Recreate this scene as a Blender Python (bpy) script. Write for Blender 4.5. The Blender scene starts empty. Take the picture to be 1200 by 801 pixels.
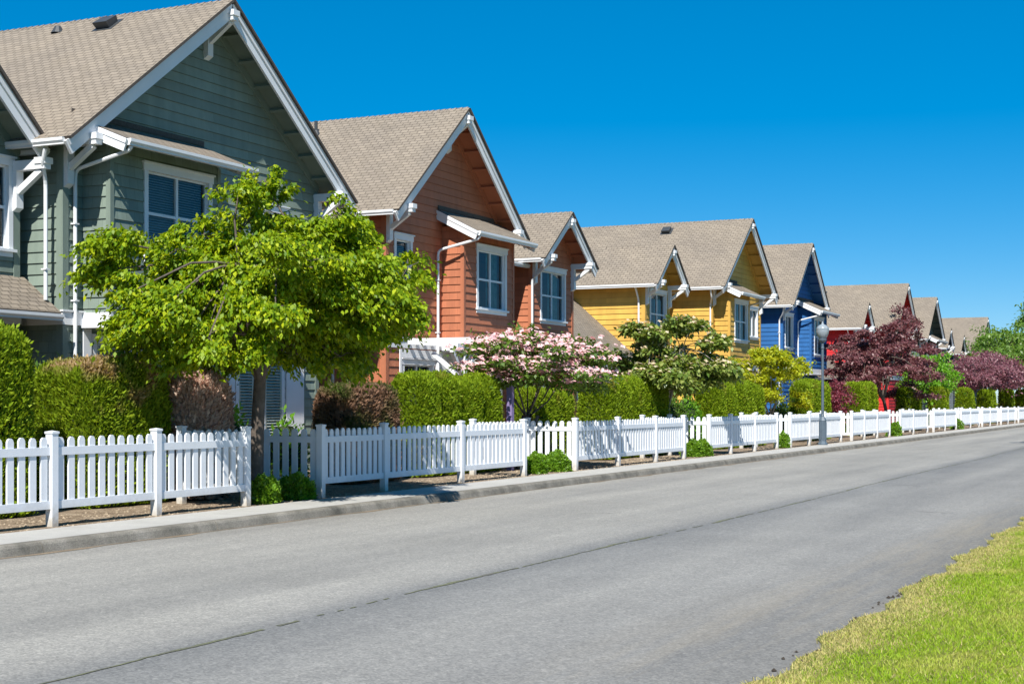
import bpy, math, random
import numpy as np
from mathutils import Vector, Matrix

random.seed(7)
rng = np.random.default_rng(11)
R = math.radians
sc = bpy.context.scene

# ------------------------------------------------------------------ camera
CAM_H, YAW, FPX = 1.46, 25.35, 1752.0
cam_d = bpy.data.cameras.new('camera'); cam = bpy.data.objects.new('camera', cam_d)
sc.collection.objects.link(cam)
cam.location = (0, 0, CAM_H); cam.rotation_euler = (R(90), 0, R(YAW))
cam_d.sensor_width = 36; cam_d.lens = FPX / 1200 * 36
cam_d.shift_y = 69.5 / 1200
cam_d.clip_start = 0.1; cam_d.clip_end = 3000
sc.camera = cam

# ------------------------------------------------------------------ light and sky
SUN = Vector((-.20, .64, -.74)).normalized()          # direction the sunlight travels
wld = bpy.data.worlds.new('World'); sc.world = wld; wld.use_nodes = True
wn = wld.node_tree.nodes; wl = wld.node_tree.links
sky = wn.new('ShaderNodeTexSky'); sky.sky_type = 'NISHITA'; sky.sun_disc = False
sky.sun_elevation = math.asin(-SUN.z); sky.sun_rotation = math.atan2(-SUN.x, -SUN.y)
sky.altitude = 3000; sky.air_density = 1.0; sky.dust_density = 0.0; sky.ozone_density = 8.0
hs = wn.new('ShaderNodeHueSaturation'); hs.inputs['Hue'].default_value = 0.496
hs.inputs['Saturation'].default_value = 1.68; hs.inputs['Value'].default_value = 1.0
bg = wn['Background']; bg.inputs['Strength'].default_value = 0.148
gmn = wn.new('ShaderNodeGamma'); gmn.inputs[1].default_value = .62
wl.new(sky.outputs[0], gmn.inputs[0]); wl.new(gmn.outputs[0], hs.inputs['Color']); wl.new(hs.outputs[0], bg.inputs['Color'])
sun_d = bpy.data.lights.new('sun', 'SUN'); sun_d.energy = 4.8; sun_d.angle = R(.5)
sun_d.color = (1.0, .955, .88)
sun = bpy.data.objects.new('sun', sun_d); sc.collection.objects.link(sun)
sun.rotation_euler = SUN.to_track_quat('-Z', 'Y').to_euler(); sun.location = (10, -20, 30)
vs = sc.view_settings; vs.view_transform = 'Standard'; vs.look = 'None'; vs.exposure = 0.68; vs.gamma = 1
vs.use_curve_mapping = False
sc.cycles.max_bounces = 6; sc.cycles.transparent_max_bounces = 8

# ------------------------------------------------------------------ helpers
def theta(px):  return R(YAW) - math.atan((px - 600) / FPX)
def yp(px, P):  return P / math.tan(theta(px))            # where along the street a sight line meets the plane x=-P
def zat(py, y, P): return (470 - py) / FPX * (y * math.cos(R(YAW)) + P * math.sin(R(YAW))) + CAM_H

def link(o, parent=None):
    sc.collection.objects.link(o)
    if parent is not None:
        o.parent = parent
    return o

def wloc(o):
    v = Vector((0, 0, 0))
    while o is not None:
        v += o.location; o = o.parent
    return v

def empty(name, loc, label=None, cat=None, group=None):
    o = bpy.data.objects.new(name, None); o.location = loc; o.empty_display_size = .3
    link(o); tag(o, label, cat, group); return o

def tag(o, label=None, cat=None, group=None, kind=None):
    if label: o['label'] = label
    if cat: o['category'] = cat
    if group: o['group'] = group
    if kind: o['kind'] = kind
    return o

class MB:
    def __init__(s): s.v = []; s.f = []; s.uv = []; s.mi = []; s.m = 0
    def face(s, pts, uv=None):
        n = len(s.v); s.v += [tuple(p) for p in pts]; s.f.append(tuple(range(n, n + len(pts))))
        s.uv.append(uv if uv else [(p[1] + p[0], p[2]) for p in pts]); s.mi.append(s.m)
    def hexa(s, a):                       # 8 corners: bottom 4 ccw, top 4 ccw
        for q in ((3, 2, 1, 0), (4, 5, 6, 7), (0, 1, 5, 4), (1, 2, 6, 5), (2, 3, 7, 6), (3, 0, 4, 7)):
            s.face([a[i] for i in q])
    def box(s, x0, x1, y0, y1, z0, z1):
        s.hexa([(x0, y0, z0), (x1, y0, z0), (x1, y1, z0), (x0, y1, z0), (x0, y0, z1), (x1, y0, z1), (x1, y1, z1), (x0, y1, z1)])
    def beam(s, p, q, w, h, up=(0, 0, 1)):     # box along p-q, w sideways, h along 'up'
        p, q = Vector(p), Vector(q); d = (q - p).normalized(); side = d.cross(Vector(up))
        side = side.normalized() if side.length > 1e-5 else Vector((1, 0, 0)); u = side.cross(d).normalized()
        a = side * w / 2; b = u * h / 2
        s.hexa([p - a - b, p + a - b, q + a - b, q - a - b, p - a + b, p + a + b, q + a + b, q - a + b])
    def tube(s, pts, rad, n=6, cap=True, ref=(.31, .17, .93)):
        pts = [Vector(p) for p in pts]
        if not hasattr(rad, '__len__'): rad = [rad] * len(pts)
        rings = []
        ref = Vector(ref).normalized()
        for i, p in enumerate(pts):
            d = (pts[min(i + 1, len(pts) - 1)] - pts[max(i - 1, 0)]).normalized()
            r_ = ref if abs(d.dot(ref)) < .95 else Vector((1, 0, 0))
            a = d.cross(r_).normalized(); b = d.cross(a)
            n0 = len(s.v)
            for k in range(n):
                t = 2 * math.pi * k / n
                s.v.append(tuple(p + (a * math.cos(t) + b * math.sin(t)) * rad[i]))
            rings.append(n0)
        for i in range(len(rings) - 1):
            for k in range(n):
                a0 = rings[i] + k; a1 = rings[i] + (k + 1) % n; b0 = rings[i + 1] + k; b1 = rings[i + 1] + (k + 1) % n
                s.f.append((a0, a1, b1, b0)); s.uv.append([(k, i), (k + 1, i), (k + 1, i + 1), (k, i + 1)]); s.mi.append(s.m)
        if cap:
            for r0 in (rings[0], rings[-1]):
                s.f.append(tuple(range(r0, r0 + n))); s.uv.append([(0, 0)] * n); s.mi.append(s.m)
    def lathe(s, c, prof, n=16):
        pts = [(c[0], c[1], c[2] + z) for r, z in prof]
        base = len(s.v)
        for r, z in prof:
            for k in range(n):
                t = 2 * math.pi * k / n; s.v.append((c[0] + r * math.cos(t), c[1] + r * math.sin(t), c[2] + z))
        for i in range(len(prof) - 1):
            for k in range(n):
                a0 = base + i * n + k; a1 = base + i * n + (k + 1) % n
                s.f.append((a0, a1, a1 + n, a0 + n)); s.uv.append([(0, 0)] * 4); s.mi.append(s.m)
    def build(s, name, mat, parent=None, smooth=False, loc=None):
        me = bpy.data.meshes.new(name)
        off = wloc(parent) if parent is not None else Vector(loc or (0, 0, 0))
        me.from_pydata([(v[0] - off.x, v[1] - off.y, v[2] - off.z) for v in s.v], [], s.f)
        ul = me.uv_layers.new(name='UVMap')
        ul.data.foreach_set('uv', [c for u in s.uv for p in u for c in p])
        for m in (mat if isinstance(mat, (list, tuple)) else [mat]): me.materials.append(m)
        me.polygons.foreach_set('material_index', s.mi)
        if smooth: me.polygons.foreach_set('use_smooth', [True] * len(s.f))
        me.update()
        o = bpy.data.objects.new(name, me); link(o, parent)
        if parent is None: o.location = off
        return o

def quads(name, co, mat, parent, mats=None, mi=None):
    """co: (N,4,3) array of world-space quads"""
    n = len(co); off = np.array(wloc(parent)) if parent is not None else np.zeros(3)
    me = bpy.data.meshes.new(name)
    me.vertices.add(n * 4); me.vertices.foreach_set('co', (co - off).astype(np.float32).ravel())
    me.loops.add(n * 4); me.loops.foreach_set('vertex_index', np.arange(n * 4, dtype=np.int32))
    me.polygons.add(n); me.polygons.foreach_set('loop_start', np.arange(0, n * 4, 4, dtype=np.int32))
    me.polygons.foreach_set('loop_total', np.full(n, 4, dtype=np.int32))
    for m in (mats or [mat]): me.materials.append(m)
    if mi is not None: me.polygons.foreach_set('material_index', mi.astype(np.int32))
    me.update(calc_edges=True)
    o = bpy.data.objects.new(name, me); link(o, parent); return o

# ------------------------------------------------------------------ materials
def nt(name):
    m = bpy.data.materials.new(name); m.use_nodes = True
    t = m.node_tree; return m, t, t.nodes['Principled BSDF']
def node(t, kind, **kw):
    n = t.nodes.new(kind)
    for k, v in kw.items():
        if k in n.inputs: n.inputs[k].default_value = v
        else: setattr(n, k, v)
    return n
def ramp(t, stops):
    n = t.nodes.new('ShaderNodeValToRGB'); e = n.color_ramp.elements
    while len(e) < len(stops): e.new(.5)
    for i, (p, c) in enumerate(stops):
        e[i].position = p; e[i].color = (*c, 1) if len(c) == 3 else c
    return n
def c3(c): return (*c, 1)
def mul(c, k): return tuple(min(1, a * k) for a in c)

def mat_noise(name, col, rough=.6, scale=3., amt=.12, bump=0., bscale=60., detail=6, spec=.4, grime=None):
    m, t, b = nt(name); L = t.links
    tc = node(t, 'ShaderNodeTexCoord'); no = node(t, 'ShaderNodeTexNoise', Scale=scale, Detail=detail, Roughness=.65)
    L.new(tc.outputs['Object'], no.inputs['Vector'])
    rp = ramp(t, [(.3, mul(col, 1 - amt)), (.7, mul(col, 1 + amt))]); L.new(no.outputs['Fac'], rp.inputs[0])
    L.new(rp.outputs[0], b.inputs['Base Color'])
    b.inputs['Roughness'].default_value = rough; b.inputs['Specular IOR Level'].default_value = spec
    if bump:
        n2 = node(t, 'ShaderNodeTexNoise', Scale=bscale, Detail=4.); L.new(tc.outputs['Object'], n2.inputs['Vector'])
        bp = node(t, 'ShaderNodeBump', Strength=bump, Distance=.01); L.new(n2.outputs['Fac'], bp.inputs['Height'])
        L.new(bp.outputs[0], b.inputs['Normal'])
    return m

def mat_siding(name, col, shingle=False):
    m, t, b = nt(name); L = t.links
    uv = node(t, 'ShaderNodeUVMap'); tc = node(t, 'ShaderNodeTexCoord')
    br = node(t, 'ShaderNodeTexBrick')
    br.offset = .37; br.squash = 1
    w, h = (.22, .19) if shingle else (3.1, .19)
    br.inputs['Scale'].default_value = 1; br.inputs['Brick Width'].default_value = w; br.inputs['Row Height'].default_value = h
    br.inputs['Mortar Size'].default_value = .003; br.inputs['Mortar Smooth'].default_value = .3
    br.inputs['Color1'].default_value = c3(mul(col, .90)); br.inputs['Color2'].default_value = c3(mul(col, 1.1))
    br.inputs['Mortar'].default_value = c3(mul(col, .55)); L.new(uv.outputs[0], br.inputs['Vector'])
    no = node(t, 'ShaderNodeTexNoise', Scale=2.2, Detail=6., Roughness=.7); L.new(tc.outputs['Object'], no.inputs['Vector'])
    mp = node(t, 'ShaderNodeMapping'); mp.inputs['Scale'].default_value = (3.5, 3.5, .35)
    L.new(tc.outputs['Object'], mp.inputs['Vector'])
    n3 = node(t, 'ShaderNodeTexNoise', Scale=1.3, Detail=5.); L.new(mp.outputs[0], n3.inputs['Vector'])
    ad = node(t, 'ShaderNodeMath', operation='ADD'); L.new(no.outputs['Fac'], ad.inputs[0]); L.new(n3.outputs['Fac'], ad.inputs[1])
    rp = ramp(t, [(.36, (.84, .84, .85)), (.64, (1.08, 1.08, 1.07))])
    hf = node(t, 'ShaderNodeMath', operation='MULTIPLY'); hf.inputs[1].default_value = .5
    L.new(ad.outputs[0], hf.inputs[0]); L.new(hf.outputs[0], rp.inputs[0])
    mx = node(t, 'ShaderNodeMix', data_type='RGBA', blend_type='MULTIPLY'); mx.inputs[0].default_value = 1
    L.new(br.outputs['Color'], mx.inputs[6]); L.new(rp.outputs[0], mx.inputs[7]); L.new(mx.outputs[2], b.inputs['Base Color'])
    b.inputs['Roughness'].default_value = .62; b.inputs['Specular IOR Level'].default_value = .3
    n2 = node(t, 'ShaderNodeTexNoise', Scale=35., Detail=5.); L.new(tc.outputs['Object'], n2.inputs['Vector'])
    bp = node(t, 'ShaderNodeBump', Strength=.15, Distance=.006); L.new(n2.outputs['Fac'], bp.inputs['Height']); L.new(bp.outputs[0], b.inputs['Normal'])
    return m

def mat_roof(name, base=(.25, .214, .172)):
    m, t, b = nt(name); L = t.links
    uv = node(t, 'ShaderNodeUVMap'); br = node(t, 'ShaderNodeTexBrick'); br.offset = .5
    br.inputs['Scale'].default_value = 1; br.inputs['Brick Width'].default_value = .21; br.inputs['Row Height'].default_value = .125
    br.inputs['Mortar Size'].default_value = .012; br.inputs['Mortar Smooth'].default_value = .5; br.inputs['Bias'].default_value = -.1
    br.inputs['Color1'].default_value = c3(mul(base, .90)); br.inputs['Color2'].default_value = c3(mul(base, 1.09))
    br.inputs['Mortar'].default_value = c3(mul(base, .42))
    n0 = node(t, 'ShaderNodeTexNoise', Scale=5., Detail=2.); L.new(uv.outputs[0], n0.inputs['Vector'])
    ms = node(t, 'ShaderNodeMix', data_type='RGBA', blend_type='LINEAR_LIGHT'); ms.inputs[0].default_value = .02
    L.new(uv.outputs[0], ms.inputs[6]); L.new(n0.outputs['Color'], ms.inputs[7]); L.new(ms.outputs[2], br.inputs['Vector'])
    no = node(t, 'ShaderNodeTexNoise', Scale=.55, Detail=7., Roughness=.7); L.new(uv.outputs[0], no.inputs['Vector'])
    rp = ramp(t, [(.3, (.86, .86, .88)), (.72, (1.14, 1.12, 1.08))]); L.new(no.outputs['Fac'], rp.inputs[0])
    g = node(t, 'ShaderNodeTexNoise', Scale=90., Detail=2.); L.new(uv.outputs[0], g.inputs['Vector'])
    rg = ramp(t, [(.3, (.8, .8, .8)), (.7, (1.2, 1.2, 1.2))]); L.new(g.outputs['Fac'], rg.inputs[0])
    mx = node(t, 'ShaderNodeMix', data_type='RGBA', blend_type='MULTIPLY'); mx.inputs[0].default_value = 1
    L.new(br.outputs['Color'], mx.inputs[6]); L.new(rp.outputs[0], mx.inputs[7])
    m2 = node(t, 'ShaderNodeMix', data_type='RGBA', blend_type='MULTIPLY'); m2.inputs[0].default_value = 1
    L.new(mx.outputs[2], m2.inputs[6]); L.new(rg.outputs[0], m2.inputs[7]); L.new(m2.outputs[2], b.inputs['Base Color'])
    b.inputs['Roughness'].default_value = .9; b.inputs['Specular IOR Level'].default_value = .15
    bp = node(t, 'ShaderNodeBump', Strength=.6, Distance=.01, invert=True); L.new(br.outputs['Fac'], bp.inputs['Height']); L.new(bp.outputs[0], b.inputs['Normal'])
    return m

def mat_leaf(name, cols, trans=.45, rough=.42, brown=None, bscale=1.2, bthr=(.5, .62), spec=.5, top=None):
    """cols: list of colours a leaf can have; brown: second list that takes over in patches"""
    m, t, b = nt(name); L = t.links
    ge = node(t, 'ShaderNodeNewGeometry')
    rp = ramp(t, [(i / max(1, len(cols) - 1), c) for i, c in enumerate(cols)]); L.new(ge.outputs['Random Per Island'], rp.inputs[0])
    col = rp.outputs[0]
    if brown:
        rb = ramp(t, [(i / max(1, len(brown) - 1), c) for i, c in enumerate(brown)]); L.new(ge.outputs['Random Per Island'], rb.inputs[0])
        tc = node(t, 'ShaderNodeTexCoord'); no = node(t, 'ShaderNodeTexNoise', Scale=bscale, Detail=3.); L.new(tc.outputs['Object'], no.inputs['Vector'])
        fac = no.outputs['Fac']
        if top:
            sz_ = node(t, 'ShaderNodeSeparateXYZ'); L.new(tc.outputs['Object'], sz_.inputs[0])
            ma = node(t, 'ShaderNodeMath', operation='MULTIPLY_ADD'); ma.inputs[1].default_value = top[0]; ma.inputs[2].default_value = -top[0] * top[1]; L.new(sz_.outputs['Z'], ma.inputs[0])
            m2_ = node(t, 'ShaderNodeMath', operation='ADD'); L.new(fac, m2_.inputs[0]); L.new(ma.outputs[0], m2_.inputs[1]); fac = m2_.outputs[0]
        rt = ramp(t, [(bthr[0], (0, 0, 0)), (bthr[1], (1, 1, 1))]); L.new(fac, rt.inputs[0])
        mx = node(t, 'ShaderNodeMix', data_type='RGBA'); L.new(rt.outputs[0], mx.inputs[0]); L.new(col, mx.inputs[6]); L.new(rb.outputs[0], mx.inputs[7])
        col = mx.outputs[2]
    L.new(col, b.inputs['Base Color']); b.inputs['Roughness'].default_value = rough; b.inputs['Specular IOR Level'].default_value = spec
    tr = node(t, 'ShaderNodeBsdfTranslucent'); sm = node(t, 'ShaderNodeMixShader'); sm.inputs[0].default_value = trans
    gm = node(t, 'ShaderNodeMix', data_type='RGBA', blend_type='MULTIPLY'); gm.inputs[0].default_value = 1
    L.new(col, gm.inputs[6]); gm.inputs[7].default_value = (1.5, 1.35, .6, 1) if cols[0][1] > cols[0][0] else (1.3, .8, .8, 1)
    L.new(gm.outputs[2], tr.inputs[0])
    out = t.nodes['Material Output']; L.new(b.outputs[0], sm.inputs[1]); L.new(tr.outputs[0], sm.inputs[2]); L.new(sm.outputs[0], out.inputs['Surface'])
    return m

WHITE = mat_noise('white_paint', (.73, .745, .765), .5, 1.5, .05, .08, 30)
VINYL = mat_noise('white_vinyl', (.735, .755, .785), .38, 2.5, .05, .04, 25)
def add_splash(m):
    t = m.node_tree; L = t.links; b = t.nodes['Principled BSDF']; src = b.inputs['Base Color'].links[0].from_socket
    tc = node(t, 'ShaderNodeTexCoord'); sx = node(t, 'ShaderNodeSeparateXYZ'); L.new(tc.outputs['Object'], sx.inputs[0])
    no = node(t, 'ShaderNodeTexNoise', Scale=9., Detail=6., Roughness=.7); L.new(tc.outputs['Object'], no.inputs['Vector'])
    ma = node(t, 'ShaderNodeMath', operation='MULTIPLY_ADD'); ma.inputs[1].default_value = .45; L.new(no.outputs['Fac'], ma.inputs[0]); L.new(sx.outputs['Z'], ma.inputs[2])
    rp = ramp(t, [(.20, (.60, .53, .43)), (.36, (.88, .86, .82)), (.52, (1, 1, 1))]); L.new(ma.outputs[0], rp.inputs[0])
    mx = node(t, 'ShaderNodeMix', data_type='RGBA', blend_type='MULTIPLY'); mx.inputs[0].default_value = 1
    L.new(src, mx.inputs[6]); L.new(rp.outputs[0], mx.inputs[7]); L.new(mx.outputs[2], b.inputs['Base Color'])
FENCEW = mat_noise('fence_vinyl', (.735, .755, .785), .42, 2.5, .05, .04, 25); add_splash(FENCEW)
GUTTER = mat_noise('white_gutter_metal', (.72, .735, .75), .35, 2., .05)
ROOF = mat_roof('asphalt_shingles')
ROOFEDGE = mat_noise('shingle_edge', (.09, .075, .065), .9, 20, .3)
DARKMETAL = mat_noise('dark_metal', (.05, .055, .06), .45, 5, .2)
LAMPGREY = mat_noise('lamp_grey_paint', (.085, .115, .145), .45, 6, .15)
BARK = mat_noise('bark', (.115, .092, .075), .9, 9, .35, .9, 22)
PALEBARK = mat_noise('pale_bark', (.34, .30, .25), .85, 8, .35, .7, 30)
BLIND = mat_noise('blind_slats', (.66, .69, .68), .5, 3, .08)
SHUTTER = mat_noise('shutter_paint', (.42, .47, .41), .55, 4, .1)
CURTAIN = mat_noise('curtain', (.20, .34, .33), .8, 5, .35)
PURPLE = mat_noise('purple_paint', (.22, .17, .34), .6, 7, .18)

def mat_glass():
    m, t, b = nt('window_glass'); L = t.links
    t.nodes.remove(b)
    fr = node(t, 'ShaderNodeFresnel', IOR=1.55); gl = node(t, 'ShaderNodeBsdfGlossy', Roughness=.02)
    tc = node(t, 'ShaderNodeTexCoord'); no = node(t, 'ShaderNodeTexNoise', Scale=1.2, Detail=1.); L.new(tc.outputs['Object'], no.inputs['Vector'])
    bp = node(t, 'ShaderNodeBump', Strength=.06, Distance=.05); L.new(no.outputs['Fac'], bp.inputs['Height']); L.new(bp.outputs[0], gl.inputs['Normal'])
    gl.inputs['Color'].default_value = (.9, .95, 1, 1)
    tr = node(t, 'ShaderNodeBsdfTransparent'); tr.inputs[0].default_value = (.55, .64, .66, 1)
    ad = node(t, 'ShaderNodeMath', operation='MULTIPLY_ADD'); ad.inputs[1].default_value = .5; ad.inputs[2].default_value = .02; ad.use_clamp = True
    L.new(fr.outputs[0], ad.inputs[0])
    sm = node(t, 'ShaderNodeMixShader'); L.new(ad.outputs[0], sm.inputs[0]); L.new(tr.outputs[0], sm.inputs[1]); L.new(gl.outputs[0], sm.inputs[2])
    L.new(sm.outputs[0], t.nodes['Material Output'].inputs['Surface']); return m
GLASS = mat_glass()
def mat_globe():
    m, t, b = nt('frosted_globe'); b.inputs['Base Color'].default_value = (.74, .76, .78, 1); b.inputs['Roughness'].default_value = .25
    b.inputs['Subsurface Weight'].default_value = .3; b.inputs['Subsurface Radius'].default_value = (.1, .1, .1)
    no = node(t, 'ShaderNodeTexNoise', Scale=12.); rp = ramp(t, [(.3, (.22, .26, .29)), (.7, (.30, .34, .37))]); t.links.new(no.outputs['Fac'], rp.inputs[0]); t.links.new(rp.outputs[0], b.inputs['Base Color'])
    return m
GLOBE = mat_globe()

def mat_asphalt():
    m, t, b = nt('asphalt'); L = t.links
    tc = node(t, 'ShaderNodeTexCoord'); sx = node(t, 'ShaderNodeSeparateXYZ'); L.new(tc.outputs['Object'], sx.inputs[0])
    mp = node(t, 'ShaderNodeMapping'); mp.inputs['Scale'].default_value = (1, .07, 1); L.new(tc.outputs['Object'], mp.inputs['Vector'])
    st = node(t, 'ShaderNodeTexNoise', Scale=.9, Detail=6., Roughness=.6); L.new(mp.outputs[0], st.inputs['Vector'])
    # lanes: the far lane is an older paler surface than the near lane; wheel tracks follow the street
    xr = node(t, 'ShaderNodeMath', operation='MULTIPLY_ADD'); xr.inputs[1].default_value = 1 / 9.; xr.inputs[2].default_value = 11.1 / 9.
    wb = node(t, 'ShaderNodeTexNoise', Scale=.25, Detail=2.); L.new(tc.outputs['Object'], wb.inputs['Vector'])
    w2 = node(t, 'ShaderNodeMath', operation='MULTIPLY_ADD'); w2.inputs[1].default_value = .55; L.new(wb.outputs['Fac'], w2.inputs[0]); L.new(sx.outputs['X'], w2.inputs[2])
    L.new(w2.outputs[0], xr.inputs[0])
    lane = ramp(t, [(0, (.27, .26, .24)), (.12, (.29, .283, .267)), (.40, (.272, .267, .253)), (.555, (.28, .275, .262)),
                    (.60, (.185, .188, .19)), (.74, (.245, .243, .236)), (.90, (.235, .232, .225)), (1, (.185, .182, .175))])
    L.new(xr.outputs[0], lane.inputs[0])
    r1 = ramp(t, [(.28, (.78, .785, .80)), (.72, (1.18, 1.17, 1.15))]); L.new(st.outputs['Fac'], r1.inputs[0])
    n2 = node(t, 'ShaderNodeTexNoise', Scale=.5, Detail=8., Roughness=.7); L.new(tc.outputs['Object'], n2.inputs['Vector'])
    r2 = ramp(t, [(.3, (.92, .92, .92)), (.7, (1.08, 1.08, 1.08))]); L.new(n2.outputs['Fac'], r2.inputs[0])
    vo = node(t, 'ShaderNodeTexVoronoi', Scale=70.); L.new(tc.outputs['Object'], vo.inputs['Vector'])
    r3 = ramp(t, [(.0, (.78, .78, .78)), (.5, (1.0, 1.0, 1.0)), (1, (1.28, 1.27, 1.24))])
    sv = node(t, 'ShaderNodeSeparateColor'); L.new(vo.outputs['Color'], sv.inputs[0]); L.new(sv.outputs[0], r3.inputs[0])
    v2 = node(t, 'ShaderNodeTexVoronoi', Scale=24.); L.new(tc.outputs['Object'], v2.inputs['Vector'])
    s2 = node(t, 'ShaderNodeSeparateColor'); L.new(v2.outputs['Color'], s2.inputs[0])
    r4 = ramp(t, [(.0, (.86, .86, .84)), (.9, (.96, .955, .93)), (1, (1.06, 1.05, 1.02))]); L.new(s2.outputs[1], r4.inputs[0])
    col = lane.outputs[0]
    for r in (r1, r2, r3, r4):
        mx = node(t, 'ShaderNodeMix', data_type='RGBA', blend_type='MULTIPLY'); mx.inputs[0].default_value = 1
        L.new(col, mx.inputs[6]); L.new(r.outputs[0], mx.inputs[7]); col = mx.outputs[2]
    # wind-blown straw dust in patches near the lawn edge, oil-dark spots in the lanes
    ex = ramp(t, [(.84, (0, 0, 0)), (.93, (1, 1, 1))]); L.new(xr.outputs[0], ex.inputs[0])
    n5 = node(t, 'ShaderNodeTexNoise', Scale=.55, Detail=7., Roughness=.75); L.new(mp.outputs[0], n5.inputs['Vector'])
    e5 = ramp(t, [(.52, (0, 0, 0)), (.68, (.34, .34, .34))]); L.new(n5.outputs['Fac'], e5.inputs[0])
    m5 = node(t, 'ShaderNodeMath', operation='MULTIPLY'); L.new(ex.outputs[0], m5.inputs[0]); L.new(e5.outputs[0], m5.inputs[1])
    x5 = node(t, 'ShaderNodeMix', data_type='RGBA'); L.new(m5.outputs[0], x5.inputs[0]); L.new(col, x5.inputs[6]); x5.inputs[7].default_value = (.42, .35, .23, 1); col = x5.outputs[2]
    n6 = node(t, 'ShaderNodeTexNoise', Scale=1.9, Detail=3.); L.new(tc.outputs['Object'], n6.inputs['Vector'])
    e6 = ramp(t, [(.70, (1, 1, 1)), (.78, (.80, .80, .80))]); L.new(n6.outputs['Fac'], e6.inputs[0])
    x6 = node(t, 'ShaderNodeMix', data_type='RGBA', blend_type='MULTIPLY'); x6.inputs[0].default_value = 1; L.new(col, x6.inputs[6]); L.new(e6.outputs[0], x6.inputs[7]); col = x6.outputs[2]
    L.new(col, b.inputs['Base Color']); b.inputs['Roughness'].default_value = .88; b.inputs['Specular IOR Level'].default_value = .25
    bp = node(t, 'ShaderNodeBump', Strength=.3, Distance=.006); L.new(sv.outputs[0], bp.inputs['Height']); L.new(bp.outputs[0], b.inputs['Normal'])
    return m

def mat_layers(name, stops, scale=1.5, rough=.9, fine=60., fs=(.7, 1.3), bump=.5, stretch=None):
    m, t, b = nt(name); L = t.links
    tc = node(t, 'ShaderNodeTexCoord'); v = tc.outputs['Object']
    if stretch:
        mp = node(t, 'ShaderNodeMapping'); mp.inputs['Scale'].default_value = stretch; L.new(v, mp.inputs['Vector']); v1 = mp.outputs[0]
    else: v1 = v
    n = node(t, 'ShaderNodeTexNoise', Scale=scale, Detail=8., Roughness=.7); L.new(v1, n.inputs['Vector'])
    rp = ramp(t, stops); L.new(n.outputs['Fac'], rp.inputs[0])
    f = node(t, 'ShaderNodeTexNoise', Scale=fine, Detail=4.); L.new(v, f.inputs['Vector'])
    rf = ramp(t, [(.3, (fs[0],) * 3), (.7, (fs[1],) * 3)]); L.new(f.outputs['Fac'], rf.inputs[0])
    mx = node(t, 'ShaderNodeMix', data_type='RGBA', blend_type='MULTIPLY'); mx.inputs[0].default_value = 1
    L.new(rp.outputs[0], mx.inputs[6]); L.new(rf.outputs[0], mx.inputs[7]); L.new(mx.outputs[2], b.inputs['Base Color'])
    b.inputs['Roughness'].default_value = rough; b.inputs['Specular IOR Level'].default_value = .2
    bp = node(t, 'ShaderNodeBump', Strength=bump, Distance=.03); L.new(f.outputs['Fac'], bp.inputs['Height']); L.new(bp.outputs[0], b.inputs['Normal'])
    return m

ASPHALT = mat_asphalt()
SEAM = mat_layers('crack_seam', [(.35, (.11, .11, .095)), (.55, (.15, .16, .09)), (.7, (.13, .125, .115))], 3, fine=90)
CONCRETE = mat_layers('sidewalk_concrete', [(.3, (.35, .34, .315)), (.7, (.44, .43, .40))], 1.2, fine=120, fs=(.85, 1.15), bump=.2)
KERBM = mat_layers('kerb_concrete', [(.3, (.10, .095, .08)), (.5, (.20, .185, .155)), (.72, (.30, .28, .24))], 2.4, fine=70, fs=(.75, 1.25), bump=.5)
SOIL = mat_layers('garden_soil', [(.25, (.11, .080, .055)), (.5, (.25, .19, .135)), (.75, (.38, .31, .23))], 3, fine=45, fs=(.5, 1.5), bump=1)
LAWNBASE = mat_layers('lawn_soil', [(.3, (.12, .14, .03)), (.55, (.20, .20, .05)), (.75, (.32, .27, .11))], 1.4, fine=50, fs=(.6, 1.4), bump=.8)
FIELD = mat_layers('field', [(.3, (.06, .09, .03)), (.7, (.12, .13, .05))], .1, fine=5, fs=(.8, 1.2))

# ------------------------------------------------------------------ setting
def sheet(name, x0, x1, y0, y1, z, mat, ny=1, kind='structure'):
    b = MB()
    for i in range(ny):
        a = y0 + (y1 - y0) * i / ny; c = y0 + (y1 - y0) * (i + 1) / ny
        b.face([(x0, a, z), (x1, a, z), (x1, c, z), (x0, c, z)])
    return tag(b.build(name, mat), kind=kind)
ROADZ = -.12
sheet('ground', -1400, 1400, -1400, 1400, -.20, FIELD)
sheet('road', -11.13, -1.9, -60, 420, ROADZ, ASPHALT)
sheet('garden_ground', -70, -12.12, -30, 420, -.012, SOIL)
# sidewalk slab and kerb (one cross-section drawn along the street)
def extrude_y(name, prof, y0, y1, step, mat, gap=0):
    b = MB(); y = y0
    while y < y1:
        a, c = y + gap / 2, min(y + step, y1) - gap / 2
        for (p, q) in zip(prof[:-1], prof[1:]):
            b.face([(p[0], a, p[1]), (p[0], c, p[1]), (q[0], c, q[1]), (q[0], a, q[1])])
        if gap:
            for yy in (a, c): b.face([(p[0], yy, p[1]) for p in prof])
        y += step
    return tag(b.build(name, mat), kind='structure')
extrude_y('sidewalk', [(-12.14, -.2), (-12.14, .004), (-11.265, 0), (-11.265, -.2)], -30, 150, 1.5, CONCRETE, .008)
extrude_y('sidewalk_far', [(-12.14, -.2), (-12.14, .004), (-11.265, 0), (-11.265, -.2)], 150, 420, 30, CONCRETE)
extrude_y('kerb', [(-11.265, -.2), (-11.265, -.002), (-11.165, -.002), (-11.135, -.012), (-11.115, -.035), (-11.085, -.119), (-11.07, -.2)], -30, 150, 3.0, KERBM, .012)
extrude_y('kerb_far', [(-11.265, -.2), (-11.265, -.002), (-11.165, -.002), (-11.135, -.012), (-11.115, -.035), (-11.085, -.119), (-11.07, -.2)], 150, 420, 30, KERBM)
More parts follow.
